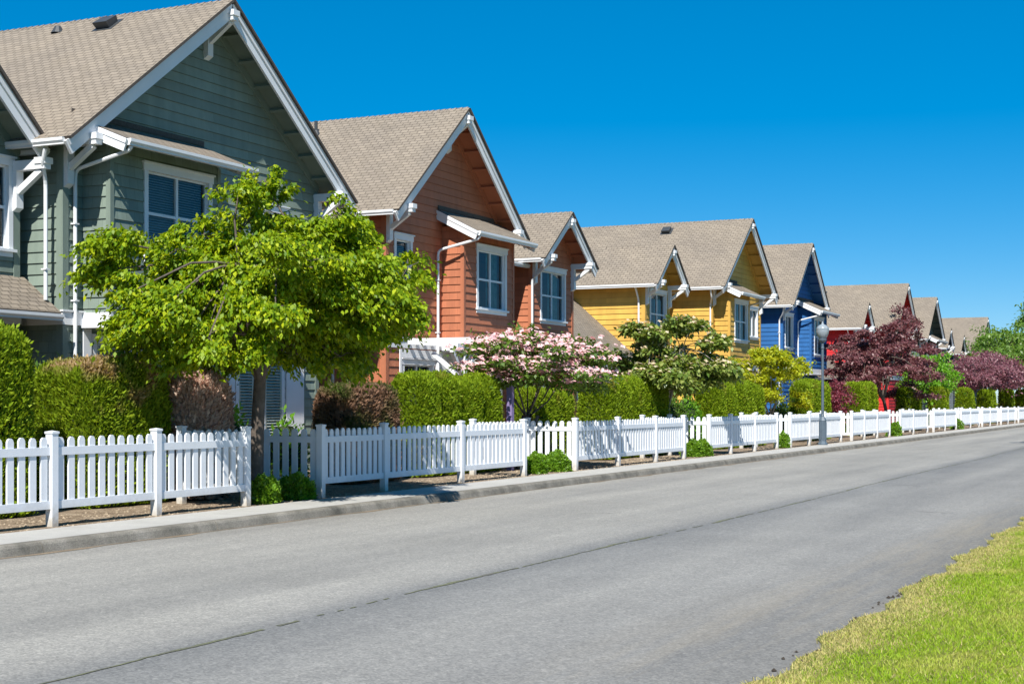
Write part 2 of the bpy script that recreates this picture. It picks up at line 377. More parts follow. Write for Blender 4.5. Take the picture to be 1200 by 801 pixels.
# debris line in the gutter
b = MB(); pts = []
y = -20
while y < 140:
    w = .03 + .10 * random.random() ** 2
    pts.append((y, w)); y += .35
for (a, w0), (c, w1) in zip(pts[:-1], pts[1:]):
    b.face([(-11.09, a, ROADZ + .004), (-11.09 + w0, a, ROADZ + .004), (-11.09 + w1, c, ROADZ + .004), (-11.09, c, ROADZ + .004)])
tag(b.build('gutter_dirt', mat_layers('gutter_dirt', [(.3, (.16, .12, .08)), (.7, (.30, .24, .17))], 4)), kind='structure')
# centre seam, wavering, with grass tufts in it
b = MB(); y = -20; pts = []; off = 0
while y < 140:
    off += random.uniform(-.008, .008); off *= .98
    w = .010 + .022 * max(0, math.sin(y * 1.7) + .3 * math.sin(y * 5.1)) * random.random()
    pts.append((y, -6.0 + off + .05 * math.sin(y * .35) + random.uniform(-.006, .006), w)); y += .09
for (a, x0, w0), (c, x1, w1) in zip(pts[:-1], pts[1:]):
    if random.random() < .12 + .3 * (math.sin(a * .8) > .6): continue
    b.face([(x0 - w0, a, ROADZ + .004), (x0 + w0, a, ROADZ + .004), (x1 + w1, c, ROADZ + .004), (x1 - w1, c, ROADZ + .004)])
tag(b.build('road_seam', SEAM), kind='structure')
b = MB()
for (cx, cy, n_) in ((-5.6, 28.6, 9), (-8.2, 19.5, 8), (-7.4, 34, 10), (-4.0, 22, 8)):
    x, y = cx, cy; dx, dy = random.uniform(.02, .08), random.uniform(-.05, .1)
    for k in range(n_):
        nx, ny = x + dx + random.uniform(-.04, .04), y + dy + random.uniform(-.06, .06); w_ = random.uniform(.004, .011) * (2.2 if cx == -5.6 else 1)
        b.face([(x, y - w_, ROADZ + .004), (nx, ny - w_, ROADZ + .004), (nx, ny + w_, ROADZ + .004), (x, y + w_, ROADZ + .004)]); x, y = nx, ny
tag(b.build('road_crack', mat_noise('crack_dark', (.07, .068, .06), .95, 8, .3)), kind='structure')
# lawn bank on the near side, irregular edge
b = MB(); y = -30; prev = None
while y < 420:
    st = .12 if y < 45 else 6
    e = -2.36 + .05 * math.sin(y * 2.3) + .04 * math.sin(y * 6.7 + 1) + random.uniform(-.012, .012)
    cur = [(e, y, ROADZ + .006), (e + .10, y, ROADZ + .018), (e + .5, y, -.07), (e + 6, y, -.03), (40, y, -.03)]
    if prev:
        for i in range(4): b.face([prev[i], prev[i + 1], cur[i + 1], cur[i]])
    prev = cur; y += st
tag(b.build('lawn', LAWNBASE), kind='structure')
LAWN = mat_leaf('grass_blades', [(.19, .33, .015), (.30, .44, .025), (.25, .39, .02), (.38, .46, .04)], .35, .5,
                brown=[(.52, .48, .12), (.40, .44, .08), (.62, .54, .20)], bscale=1.1, bthr=(.50, .78), spec=.2)
STRAW = mat_leaf('straw_blades', [(.44, .42, .13), (.58, .49, .22), (.40, .44, .10)], .3, .6, spec=.2)
def grass(name, n, xr, yr, mats, label, straw=False):
    x = rng.uniform(*xr, n); y = rng.uniform(*yr, n)
    e = -2.33 + .05 * np.sin(y * 2.3) + .04 * np.sin(y * 6.7 + 1)
    keep = x > e + rng.normal(0, .02, n); x, y, e = x[keep], y[keep], e[keep]; n = len(x)
    d = x - e; z0 = np.where(d < .1, ROADZ + .008, np.where(d < .5, -.102 + (d - .1) * .08, -.07 + (d - .5) * .0073)) - .01
    h = rng.uniform(.014, .038, n); a = rng.uniform(0, 2 * np.pi, n); w = rng.uniform(.0025, .005, n)
    lean = rng.normal(0, .6, (n, 2)) * h[:, None]
    co = np.zeros((n, 4, 3)); dx = np.cos(a) * w; dy = np.sin(a) * w
    co[:, 0] = np.stack([x - dx, y - dy, z0], 1); co[:, 1] = np.stack([x + dx, y + dy, z0], 1)
    co[:, 2] = np.stack([x + dx * .3 + lean[:, 0], y + dy * .3 + lean[:, 1], z0 + h], 1)
    co[:, 3] = np.stack([x - dx * .3 + lean[:, 0], y - dy * .3 + lean[:, 1], z0 + h], 1)
    p = np.clip(1.2 - d / (.48 + .16 * np.sin(y * 1.3) + .08 * np.sin(y * 4.1)), .07, .93)
    mi = (rng.random(n) < p).astype(np.int32)
    o = quads(name, co, None, None, mats=mats, mi=mi); tag(o, label, 'grass', kind='stuff'); return o
grass('lawn_grass', 330000, (-2.45, .6), (6.5, 24), [LAWN, STRAW], 'short mown grass with a dry straw edge along the road')

# clods and dry leaves along the lawn edge and garden strip
def pebbles(name, n, xr, yr, z, size, mat, label, cat):
    b = MB()
    for i in range(n):
        x = random.uniform(*xr); y = random.uniform(*yr) ; s = size * random.uniform(.4, 1.3); a = random.random() * 6.28
        p = [(x + s * math.cos(a + k * 1.57) * random.uniform(.6, 1.1), y + s * math.sin(a + k * 1.57) * random.uniform(.6, 1.1)) for k in range(4)]
        t = (x, y, z + s * .7)
        for k in range(4): b.face([(*p[k], z), (*p[(k + 1) % 4], z), t])
    return tag(b.build(name, mat), label, cat, kind='stuff')
pebbles('soil_clods', 2600, (-13.6, -12.2), (10, 40), -.012, .022, mat_noise('clods', (.30, .24, .17), .95, 15, .5), 'loose soil clods and bark in the strip under the fences', 'soil')
pebbles('edge_clods', 60, (-2.42, -2.25), (8.5, 14), ROADZ + .004, .022, mat_noise('edge_dirt', (.05, .04, .03), .95, 15, .5), 'dark dirt crumbs scattered where the lawn meets the road', 'soil')

# ------------------------------------------------------------------ fences
FP = 12.42          # fence plane
NOTCH = 1.12
def picket_panel(p0, p1, parent, h=1.04):
    p0, p1 = Vector((*p0, 0)), Vector((*p1, 0)); d = (p1 - p0); Lg = d.length; d.normalize(); nrm = Vector((d.y, -d.x, 0))
    b = MB()
    a, c = p0 + d * .05, p1 - d * .05
    for z in (.245, .875): b.beam(a + Vector((0, 0, z)), c + Vector((0, 0, z)), .048, .095)
    n = max(2, round((Lg - .1) / .172)); st = (Lg - .1) / n
    for k in range(n):
        q = a + d * (st * (k + .5)); q.x += random.uniform(-.002, .002)
        w = .051; t = .012; jit = random.uniform(-.006, .006)
        prof = [(-w, .205), (w, .205), (w, h - .045 + jit), (w * .72, h - .015 + jit), (w * .3, h + jit), (-w * .3, h + jit), (-w * .72, h - .015 + jit), (-w, h - .045 + jit)]
        f = [q + d * s + nrm * t + Vector((0, 0, z)) for s, z in prof]; r = [q + d * s - nrm * t + Vector((0, 0, z)) for s, z in prof]
        b.face(f); b.face(r[::-1])
        for i in range(8):
            j = (i + 1) % 8; b.face([f[i], f[j], r[j], r[i]])
    return b.build('picket_panel', FENCEW, parent)
def fence_post(x, y, parent):
    b = MB(); w = .051
    b.box(x - w, x + w, y - w, y + w, -.05, 1.08)
    c = .060
    b.box(x - c, x + c, y - c, y + c, 1.08, 1.105)
    for s in ((-1, -1), (1, -1), (1, 1), (-1, 1)): pass
    q = [(x - c, y - c, 1.105), (x + c, y - c, 1.105), (x + c, y + c, 1.105), (x - c, y + c, 1.105)]
    for k in range(4): b.face([q[k], q[(k + 1) % 4], (x, y, 1.118)])
    return b.build('post', FENCEW, parent)
runs = [
 ([yp(61, FP) - 5.7, yp(61, FP) - 3.8, yp(61, FP) - 1.9, yp(61, FP), yp(183, FP), yp(288, FP)], 'white picket fence at the left, before the brown-tipped hedge, ending at the big tree'),
 ([376, 450, 540, 613.5], 'white picket fence half in tree shade, between the big street tree and the pink dogwood'),
 ([674, 724, 768, 801], 'white picket fence before the hedge of five clipped cedars beside the pink dogwood'),
 ([831, 856, 884, 910], 'white picket fence under the yellow-leaved maple, before the yellow house'),
 ([926, 948, 966, 985], 'white picket fence directly behind the grey street lamp'),
 ([998, 1012.5, 1027.5, 1042], 'white picket fence just beyond the street lamp, left of the purple maple'),
 ([1055, 1070, 1086.5], 'white picket fence below the bright green tree beyond the purple maple'),
 ([1094, 1107, 1120], 'eighth white picket fence along the street, second before the far purple maple'),
 ([1126, 1137, 1147], 'white picket fence below the left half of the far purple maple'),
 ([1151, 1160, 1168.5], 'tiny white picket fence below the right half of the far purple maple'),
 ([1173, 1181, 1189], 'farthest complete white picket fence at the right edge of the photo'),
 ([1193.5, 1201, 1208], 'last white picket fence, cut by the right edge of the photo'),
]
prev_end = None
for i, (px, lab) in enumerate(runs):
    ys = px if i == 0 else [yp(p, FP) for p in px]
    f = empty('picket_fence', (-FP, ys[0], 0), lab, 'fence', 'white picket fences along the sidewalk')
    for y in ys: fence_post(-FP, y, f)
    for a, c in zip(ys[:-1], ys[1:]): picket_panel((-FP, a), (-FP, c), f)
    if prev_end is not None:      # step back round the planting notch
        fence_post(-FP - NOTCH, ys[0], f); fence_post(-FP - NOTCH, prev_end, f)
        picket_panel((-FP - NOTCH, ys[0]), (-FP, ys[0]), f)
        if i < 9: picket_panel((-FP - NOTCH, prev_end), (-FP - NOTCH, ys[0]), f)
        picket_panel((-FP, prev_end), (-FP - NOTCH, prev_end), f)
    prev_end = ys[-1]

# ------------------------------------------------------------------ houses
ROW = .19
def lap_wall(b, along, off, s0, s1, z0, z1, top=None, holes=(), flip=1, lap=.022, row=ROW):
    """lapped boards. along='y': wall in plane x=off facing +x (flip=1); along='x': plane y=off facing -y (flip=1) or +y.
    top(z)-> (s0,s1) clipped extent for gables."""
    zs = {z0, z1}; k = math.ceil(z0 / row)
    while k * row < z1: zs.add(k * row); k += 1
    for h in holes: zs |= {min(max(h[2], z0), z1), min(max(h[3], z0), z1)}
    zs = sorted(zs)
    def P(s, z, o):
        return (off + o * flip, s, z) if along == 'y' else (s, off - o * flip, z)
    for a, c in zip(zs[:-1], zs[1:]):
        if c - a < 1e-4: continue
        fr = (a / row) % 1.0
        if fr > .9999: fr = 0
        oa = lap * (1 - fr); oc = lap * (1 - min(1, fr + (c - a) / row))
        ea = top(a) if top else (s0, s1); ec = top(c) if top else (s0, s1)
        mid = (a + c) / 2
        cuts = sorted([(h[0], h[1]) for h in holes if h[2] < mid < h[3]])
        spans = []; cur = None
        L0a, L0c = ea[0], ec[0]
        for h in cuts:
            spans.append((L0a, h[0], L0c, h[0])); L0a = L0c = h[1]
        spans.append((L0a, ea[1], L0c, ec[1]))
        for (sa0, sa1, sc0, sc1) in spans:
            if sa1 - sa0 < 1e-4 and sc1 - sc0 < 1e-4: continue
            b.face([P(sa0, a, oa), P(sa1, a, oa), P(sc1, c, oc), P(sc0, c, oc)], [(sa0, a), (sa1, a), (sc1, c), (sc0, c)])
            if fr == 0: b.face([P(sa0, a, 0), P(sa1, a, 0), P(sa1, a, oa), P(sa0, a, oa)], [(sa0, a)] * 4)

def batten_wall(b, along, off, s0, s1, z0, z1, flip=1):
    if along == 'y': b.box(off - .1, off, s0, s1, z0, z1)
    else: b.box(s0, s1, off, off + .1, z0, z1)
    s = s0 + .1
    while s < s1:
        if along == 'y': b.box(off, off + .018, s, s + .04, z0, z1)
        else: b.box(s, s + .04, off - .018, off, z0, z1)
        s += .3

def window(parent, P, y0, y1, z0, z1, cols=2, rows=2, back='curtain', label=None):
    """y0..z1 = outer edges of the white casing; the hole is inside it. P = wall plane distance"""
    x = -P; b = MB(); t = .10; hd = .16
    b.box(x - .10, x + .035, y0, y0 + t, z0 + .05, z1 - hd); b.box(x - .10, x + .035, y1 - t, y1, z0 + .05, z1 - hd)
    b.box(x - .10, x + .045, y0 - .03, y1 + .03, z1 - hd, z1 - .03); b.box(x - .06, x + .075, y0 - .05, y1 + .05, z1 - .03, z1)
    w = b.build('window', WHITE, parent)
    if label: w['label'] = label
    s = MB(); s.box(x - .10, x + .085, y0 - .04, y1 + .04, z0, z0 + .048); s.box(x - .02, x + .03, y0, y1, z0 - .08, z0 - .002); s.build('sill', WHITE, w)
    a0, a1, c0, c1 = y0 + t, y1 - t, z0 + .05, z1 - hd
    f = MB(); fw = .035
    f.box(x - .09, x - .03, a0, a0 + fw, c0, c1); f.box(x - .09, x - .03, a1 - fw, a1, c0, c1)
    f.box(x - .09, x - .03, a0 + fw, a1 - fw, c0, c0 + fw); f.box(x - .09, x - .03, a0 + fw, a1 - fw, c1 - fw, c1)
    for k in range(1, cols):
        m = a0 + (a1 - a0) * k / cols; f.box(x - .088, x - .025, m - .03, m + .03, c0 + fw, c1 - fw)
    for k in range(1, rows):
        m = c0 + (c1 - c0) * k / rows; f.box(x - .086, x - .034, a0 + fw, a1 - fw, m - .025, m + .025)
    f.build('sash', VINYL, w)
    g = MB(); g.face([(x - .06, a0, c0), (x - .06, a1, c0), (x - .06, a1, c1), (x - .06, a0, c1)]); g.build('glass', GLASS, w)
    if back == 'shutter':
        k = MB(); z = c0 + .05
        while z < c1 - .04:
            k.beam((x + .0, a0 + .045, z), (x + .0, a1 - .045, z), .065, .012, up=(.6, 0, .8)); z += .06
        k.box(x - .02, x + .03, a0 + .003, a0 + .045, c0 + .003, c1 - .003); k.box(x - .02, x + .03, a1 - .045, a1 - .003, c0 + .003, c1 - .003)
        k.build('shutter', SHUTTER, w)
    if back == 'blind':
        k = MB(); z = c0 + .03
        while z < c1:
            k.beam((x - .15, a0 + .02, z), (x - .15, a1 - .02, z), .045, .004, up=(.55, 0, .8)); z += .045
        k.build('blind', BLIND, w)
    elif back == 'curtain':
        k = MB(); W = a1 - a0
        for lo, hi in ((a0, a0 + W * .24), (a0 + W * .56, a1)):
            n = 14; pr = None
            for i in range(n + 1):
                s_ = lo + (hi - lo) * i / n; q = x - .2 + .025 * math.sin(i * 1.9 + lo)
                if pr: k.face([(pr[0], pr[1], c0), (q, s_, c0), (q, s_, c1), (pr[0], pr[1], c1)])
                pr = (q, s_)
        k.build('curtain', CURTAIN, w)
    return w
def hole(y0, y1, z0, z1): return (y0 + .06, y1 - .06, z0 + .03, z1 - .1)

def bracket(parent, y, z, Pw, Pf, post=.75, out=.16):
    b = MB(); x0, x1 = -Pw + .002, -Pf + out
    b.box(x0, x1, y - .08, y + .08, z - .16, z)
    b.box(x1 - .20, x1 + .03, y - .10, y + .10, z - .075, z + .03)
    b.box(x0, x0 + .12, y - .08, y + .08, z - .16 - post, z - .162)
    b.face([(x0, y - .08, z - .16 - post), (x0 + .12, y - .08, z - .16 - post), (x0, y - .08, z - .24 - post)])
    b.face([(x0, y + .08, z - .16 - post), (x0 + .12, y + .08, z - .16 - post), (x0, y + .08, z - .24 - post)])
    b.face([(x0 + .12, y - .08, z - .16 - post), (x0 + .12, y + .08, z - .16 - post), (x0, y + .08, z - .24 - post), (x0, y - .08, z - .24 - post)])
    b.beam((x0 + .10, y, z - post * .82), (x1 - .12, y, z - .17), .10, .10, up=(1, 0, 1))
    return b.build('bracket', WHITE, parent)

def downpipe(parent, pts, r=.034, mat=None):
    b = MB()
    pts = [Vector(p) for p in pts]; P = [pts[0]]
    for i in range(1, len(pts) - 1):     # rounded elbows
        a, p, c = pts[i - 1], pts[i], pts[i + 1]; r_ = min(.12, (p - a).length * .4, (c - p).length * .4)
        q0 = p + (a - p).normalized() * r_; q1 = p + (c - p).normalized() * r_
        for t in (0, .33, .67, 1): P.append(q0 * (1 - t) ** 2 + p * 2 * t * (1 - t) + q1 * t * t)
    P.append(pts[-1]); b.tube(P, r, 8, ref=(.12, 1, .07))
    z = pts[-1].z + .5
    while z < pts[-2].z - .2 and abs(pts[-1].x - pts[-2].x) < .01:
        b.box(pts[-1].x - .055, pts[-1].x + .045, pts[-1].y - .052, pts[-1].y + .052, z, z + .025); z += 1.3
    return b.build('downpipe', GUTTER, parent)

def gutter(parent, p, q, out):
    """K-style gutter along p-q; out = outward horizontal unit vector"""
    b = MB(); p, q, o = Vector(p), Vector(q), Vector(out)
    prof = [(0, 0), (.085, 0), (.085, .02), (.115, .06), (.115, .11), (.10, .11), (.10, .065), (.075, .012), (.012, .012), (.012, .11), (0, .11)]
    A = [p + o * a + Vector((0, 0, z - .11)) for a, z in prof]; B = [q + o * a + Vector((0, 0, z - .11)) for a, z in prof]
    for i in range(len(prof)):
        j = (i + 1) % len(prof); b.face([A[i], B[i], B[j], A[j]])
    ec = [0, 1, 2, 3, 4, 9, 10]
    b.face([A[i] for i in (0, 1, 2, 3, 4, 10)]); b.face([B[i] for i in (0, 1, 2, 3, 4, 10)])
    return b.build('gutter', GUTTER, parent)

def slope_slab(b, A, B, C, D, th=.05):
    """A,B ridge ends; D,C eave ends (A->D and B->C go down). shingle top with uv, stepped courses are in the texture"""
    A, B, C, D = map(Vector, (A, B, C, D)); w = (B - A).length; h = (D - A).length
    up = (B - A).cross(D - A).normalized(); up = up if up.z > 0 else -up
    t = up * th
    u0 = A.x + A.y * .37
    b.face([A + t, B + t, C + t, D + t], [(u0, 0), (u0 + w, 0), (u0 + w, -h), (u0, -h)])
    b.m = 1
    for p, q in ((A, D), (B, C), (D, C)): b.face([p, q, q + t, p + t])
    b.face([A, B, C, D]); b.m = 0

def ridge_caps(b, y, z, x0, x1, slope):
    x = x0; c = 1 / math.sqrt(1 + slope * slope)
    while x > x1:
        e = x - .16; lift = .05
        for s in (-1, 1):
            dy, dz = .13 * c * s, -.13 * c * slope
            b.face([(x + .02, y, z + lift + .02), (e, y, z + lift), (e, y + dy, z + dz + lift), (x + .02, y + dy, z + dz + lift + .02)],
                   [(x, .01), (e, .01), (e, .13), (x, .13)])
            b.m = 1
            b.face([(x + .02, y, z + lift - .015), (x + .02, y, z + lift + .02), (x + .02, y + dy, z + dz + lift + .02), (x + .02, y + dy, z + dz + lift - .015)]); b.m = 0
        x = e

def rafters_tails(b, y0, y1, x0, x1, z): pass

def wing(H, mats, yc, hw, za, ze, Pf, Pw, Pb, holes=(), side_over=.5, eave_br=True, bottom=0., lower='lap', left_base='lap', thr=1.0, small=False):
    """a gable-fronted wing: yc centre along the street, hw half roof width, za apex, ze eave height at roof edge"""
    siding, shingle, trim = mats; sl = (za - ze) / hw; xf, xw, xb = -Pf, -Pw, -Pb
    wl_, wr = yc - hw + side_over, yc + hw - side_over
    drop = .16
    zw = ze + sl * side_over - drop            # wall height at the side walls
    def ext(z):
        k = max(0, (za - drop - z) / sl); return (max(wl_, yc - k), min(wr, yc + k))
    # walls
    b = MB()
    hs_up = [h for h in holes]
    ztop = za - drop
    BELT = 2.95 + bottom
    lap_wall(b, 'y', xw, wl_, wr, BELT, ztop, ext, [h for h in hs_up if h[3] > BELT])
    lap_wall(b, 'x', wl_, xb, xw, BELT, zw, holes=())
    lap_wall(b, 'x', wr, xb, xw, BELT, zw, flip=-1)
    b.face([(xb, wl_, 0), (xb, wr, 0), (xb, wr, zw), (xb, yc, ztop), (xb, wl_, zw)])
    b.build('wall', siding, H)
    g = MB()
    lap_wall(g, 'y', xw, wl_, wr, -.1, BELT - .0, None, [h for h in holes if h[3] <= BELT])
    if left_base == 'batten': batten_wall(g, 'x', wl_, xb, xw, -.1, BELT)
    else: lap_wall(g, 'x', wl_, xb, xw, -.1, BELT)
    lap_wall(g, 'x', wr, xb, xw, -.1, BELT, flip=-1)
    g.build('ground_floor_wall', shingle, H)
    # corner boards and belt
    for y in (wl_, wr):
        s = 1 if y == wl_ else -1; c = MB()
        c.box(xw, xw + .03, min(y - s * .03, y + s * .11), max(y - s * .03, y + s * .11), -.1, BELT - .23); c.box(xw, xw + .03, min(y - s * .03, y + s * .11), max(y - s * .03, y + s * .11), BELT + .002, zw - .02)
        c.box(xw - .11, xw - .002, min(y - s * .03, y), max(y - s * .03, y), -.1, BELT - .23); c.box(xw - .11, xw - .002, min(y - s * .03, y), max(y - s * .03, y), BELT + .002, zw - .02)
        c.build('corner_board', trim, H)
    t = MB(); t.box(xw + .001, xw + .045, wl_ - .045, wr + .045, BELT - .22, BELT); t.box(xw - 5, xw - .001, wl_ - .045, wl_ + .0, BELT - .22, BELT)
    t.box(xw + .002, xw + .075, wl_ - .07, wr + .07, BELT, BELT + .03)
    t.build('belt_board', WHITE, H)
    # roof
    r = MB()
    xr = xf + .085
    slope_slab(r, (xr, yc, za), (xb, yc, za), (xb, yc - hw - .05, ze - .05 * sl), (xr, yc - hw - .05, ze - .05 * sl)); slope_slab(r, (xb, yc, za), (xr, yc, za), (xr, yc + hw + .05, ze - .05 * sl), (xb, yc + hw + .05, ze - .05 * sl))
    ridge_caps(r, yc, za, xf + .01, xb, sl)
    ro = r.build('roof', [ROOF, ROOFEDGE], H)
    # soffit boards + lookouts, in the house colour
    s = MB(); d = .05
    for sg in (-1, 1):
        s.face([(xf - .03, yc, za - d), (xb, yc, za - d), (xb, yc + sg * (hw - .02), ze - d), (xf - .03, yc + sg * (hw - .02), ze - d)])
        L_ = math.hypot(hw, za - ze); n = max(2, int(L_ / .62))
        for k in range(1, n + 1):
            f = k / (n + .4); y = yc + sg * hw * f; z = za - (za - ze) * f - d - .045
            s.beam((xw - .02, y, z), (xf - .035, y, z), .07, .09, up=(0, sg * sl, 1))
        # frieze board along the rake on the wall
        s.beam((xw + .02, yc, za - d - .09), (xw + .02, yc + sg * (hw - side_over), za - sl * (hw - side_over) - d - .09), .05, .17, up=(0, 0, 1))
    s.build('soffit', trim, H)
    # barge boards
    for sg in (-1, 1):
        q = MB(); e = Vector((0, sg * hw, ze - za)).normalized()
        q.beam((xf - .02, yc, za - .175), (xf - .02, yc + sg * (hw + .02), ze - .175), .05, .24)
        q.beam((xf + .018, yc, za - .075), (xf + .018, yc + sg * (hw + .04), ze - .075 - .02 * sl), .03, .10)
        q.build('barge_board', WHITE, H)
    for sg in (-1, 1):    # eave gutters run back from the street
        gutter(H, (xf - .05, yc + sg * (hw + .005), ze - .01), (xb, yc + sg * (hw + .005), ze - .01), (0, sg, 0))
    # brackets
    bracket(H, yc, za - .2, Pw, Pf, .62 if not small else .45, .10)
    if eave_br:
        for sg, y in ((-1, wl_ + .07), (1, wr - .07)): bracket(H, y, ze + sl * (side_over - .07) - .2, Pw, Pf, .62, .12)
    return dict(wl=wl_, wr=wr, zw=zw, sl=sl)

def bay(H, mats, y0, y1, Pw, z0=2.95, zg=5.62, zt=6.17, Pb=17.0, Ps=16.5, win=None, back='curtain', over=.28, pipe_y=None, cols=2):
    siding, shingle, trim = mats; xw, xb, xs = -Pw, -Pb, -Ps
    zsoff = zg - .12 + (zt - zg) * .3
    hs_ = [hole(*win)] if win else []
    b = MB(); lap_wall(b, 'y', xb, y0, y1, z0, zsoff + .05, None, hs_)
    lap_wall(b, 'x', y0, xw, xb, z0, zsoff + .15); lap_wall(b, 'x', y1, xw, xb, z0, zsoff + .15, flip=-1)
    b.face([(xw, y0, z0), (xb, y0, z0), (xb, y1, z0), (xw, y1, z0)])
    b.build('bay_wall', shingle, H)
    for y, s in ((y0, 1), (y1, -1)):
        c = MB()
        c.box(xb, xb + .026, min(y - s * .028, y + s * .07), max(y - s * .028, y + s * .07), z0 + .002, zsoff); c.box(xb - .07, xb - .002, min(y - s * .028, y), max(y - s * .028, y), z0 + .002, zsoff)
        c.build('corner_board', trim, H)
    t = MB(); t.box(xw - .02, xb + .05, y0 - .05, y1 + .05, z0 - .22, z0); t.box(xw, xb + .08, y0 - .08, y1 + .08, z0 - .26, z0 - .222); t.build('belt_board', WHITE, H)
    r = MB(); slope_slab(r, (xw, y0 - over, zt), (xw, y1 + over, zt), (xs, y1 + over, zg), (xs, y0 - over, zg), .04)
    r.m = 1; r.beam((xw + .03, y0 - over, zt + .09), (xw + .03, y1 + over, zt + .09), .02, .10); r.m = 0
    r.build('bay_roof', [ROOF, ROOFEDGE], H)
    s = MB(); s.face([(xw, y0 - over, zt - .02), (xw, y1 + over, zt - .02), (xs, y1 + over, zg - .02), (xs, y0 - over, zg - .02)])
    y = y0 - over + .15
    while y < y1 + over:
        s.beam((xw, y, zt - .07), (xs - .01, y, zg - .07), .05, .08); y += .6
    s.build('soffit', trim, H)
    for y, sg in ((y0 - over, -1), (y1 + over, 1)):
        q = MB(); q.beam((xw, y + sg * .02, zt - .10), (xs + .02, y + sg * .02, zg - .10), .04, .20); q.beam((xw, y + sg * .045, zt - .02), (xs + .05, y + sg * .045, zg - .03), .022, .08)
        q.build('barge_board', WHITE, H)
    gutter(H, (xs, y0 - over, zg + .02), (xs, y1 + over, zg + .02), (1, 0, 0))
    if pipe_y is not None:
        ys = y0 - over + .08 if pipe_y < y0 + .01 else y1 + over - .08
        downpipe(H, [(xs + .055, ys, zg - .1), (xs - .0, ys, zg - .17), (xw + .07, pipe_y, zg - .42), (xw + .07, pipe_y, .05)])
    if win: window(H, Pb, *win, cols=cols, rows=2, back=back)

def entry(H, mats, y0, y1, P0=18.2, z0=2.62, P1=21.4, z1=5.4, Pwall=18.75, wins=()):
    """low lean-to roof over the ground floor, sloping to the street"""
    siding, shingle, trim = mats
    r = MB(); slope_slab(r, (-P1, y0, z1), (-P1, y1, z1), (-P0, y1, z0), (-P0, y0, z0)); slope_slab(r, (-P1, y0, z1), (-P1, y1, z1), (-P1 - 3, y1, z1 - 2.4), (-P1 - 3, y0, z1 - 2.4))
    r.build('entry_roof', [ROOF, ROOFEDGE], H)
    gutter(H, (-P0, y0, z0 + .02), (-P0, y1, z0 + .02), (1, 0, 0))
    b = MB(); hs_ = [hole(*w) for w in wins]; lap_wall(b, 'y', -Pwall, y0, y1, -.1, z0 + .3, None, hs_)
    for y in (y0 + .01, y1 - .01):
        b.face([(-Pwall, y, 0), (-P1 - 2.5, y, 0), (-P1 - 2.5, y, z1 - 2.1), (-P1, y, z1 - .08), (-Pwall, y, z0 + .35)])
    b.build('entry_wall', siding, H)
    q = MB(); q.beam((-P1, y0 - .02, z1 - .07), (-P0 - .03, y0 - .02, z0 - .07), .04, .2); q.build('barge_board', WHITE, H)
    for w in wins: window(H, Pwall, *w, cols=1, rows=1, back='blind')

def connector(H, mats, y0, y1, P, z=5.45, Pb=27):
    siding, shingle, trim = mats
    b = MB(); lap_wall(b, 'y', -P, y0, y1, -.1, z + .1); b.build('link_wall', siding, H)
    r = MB(); slope_slab(r, (-P - 3, y0 - .3, z + 1.3), (-P - 3, y1 + .3, z + 1.3), (-P + .45, y1 + .3, z), (-P + .45, y0 - .3, z)); slope_slab(r, (-P - 3, y0 - .3, z + 1.3), (-P - 3, y1 + .3, z + 1.3), (-Pb, y1 + .3, z - .3), (-Pb, y0 - .3, z - .3))
    r.build('link_roof', [ROOF, ROOFEDGE], H)
    gutter(H, (-P + .45, y0, z + .03), (-P + .45, y1, z + .03), (1, 0, 0))

def roof_vent(H, x, yc, za, sl, down, side=-1):
    """square vent sitting on the slope"""
    y = yc + side * down; z = za - down * sl + .06; b = MB()
    n = Vector((0, side * sl, 1)).normalized(); d = Vector((0, side, -sl)).normalized(); c = Vector((x, y, z))
    X = Vector((1, 0, 0))
    def pt(a, e, h): return c + X * a + d * e + n * h
    b.hexa([pt(-.24, -.24, 0), pt(.24, -.24, 0), pt(.24, .24, 0), pt(-.24, .24, 0), pt(-.24, -.24, .01), pt(.24, -.24, .01), pt(.24, .24, .01), pt(-.24, .24, .01)])
    b.hexa([pt(-.16, -.14, .01), pt(.16, -.14, .01), pt(.16, .16, .01), pt(-.16, .16, .01), pt(-.17, -.16, .13), pt(.17, -.16, .13), pt(.17, .20, .16), pt(-.17, .20, .16)])
    return b.build('roof_vent', DARKMETAL, H)
def pipe_vent(H, x, yc, za, sl, down, h=.4):
    y = yc - down; z = za - down * sl; b = MB(); b.tube([(x, y, z), (x, y, z + h)], .045, 8); b.lathe((x, y, z + .02), [(.14, 0), (.06, .14)], 10)
    return b.build('vent_pipe', DARKMETAL, H)

def house_mats(n, col, shade=.93):
    return (mat_siding(n + '_lap_siding', col), mat_siding(n + '_shingle_siding', col, True), mat_noise(n + '_trim_paint', mul(col, shade), .6, 2, .08))
G = 'gabled houses along the street'
PF, PW, PB = 17.0, 17.6, 29.
PFS, PWS = 17.7, 18.3

# --- green house
M = house_mats('green', (.20, .252, .212)); yg = yp(271, PF)
H = empty('house', (-PW, yg, 0), 'sage green gabled house at the left, partly behind the big street tree', 'house', G)
win_b = (20.84, 22.78, 3.98, 5.66); wsm = (25.2, 26.15, 4.25, 5.5)
gw = [(20.2, 21.05, 1.15, 2.62), (21.3, 22.3, 1.15, 2.62), (24.35, 25.05, .5, 2.5), (25.25, 26.05, .5, 2.5)]
w = wing(H, M, yg, 4.42, 9.05, 5.78, PF, PW, PB, holes=[hole(*wsm)] + [hole(*q) for q in gw], bottom=.02)
bay(H, M, 19.98, 23.02, PW, z0=2.97, zg=5.80, zt=6.28, Pb=17.0, Ps=16.42, win=win_b, back='blind', over=.30, pipe_y=19.72)
window(H, PW, *wsm, cols=1, rows=1, back='blind')
for q in gw: window(H, PW, *q, cols=1, rows=1, back='shutter')
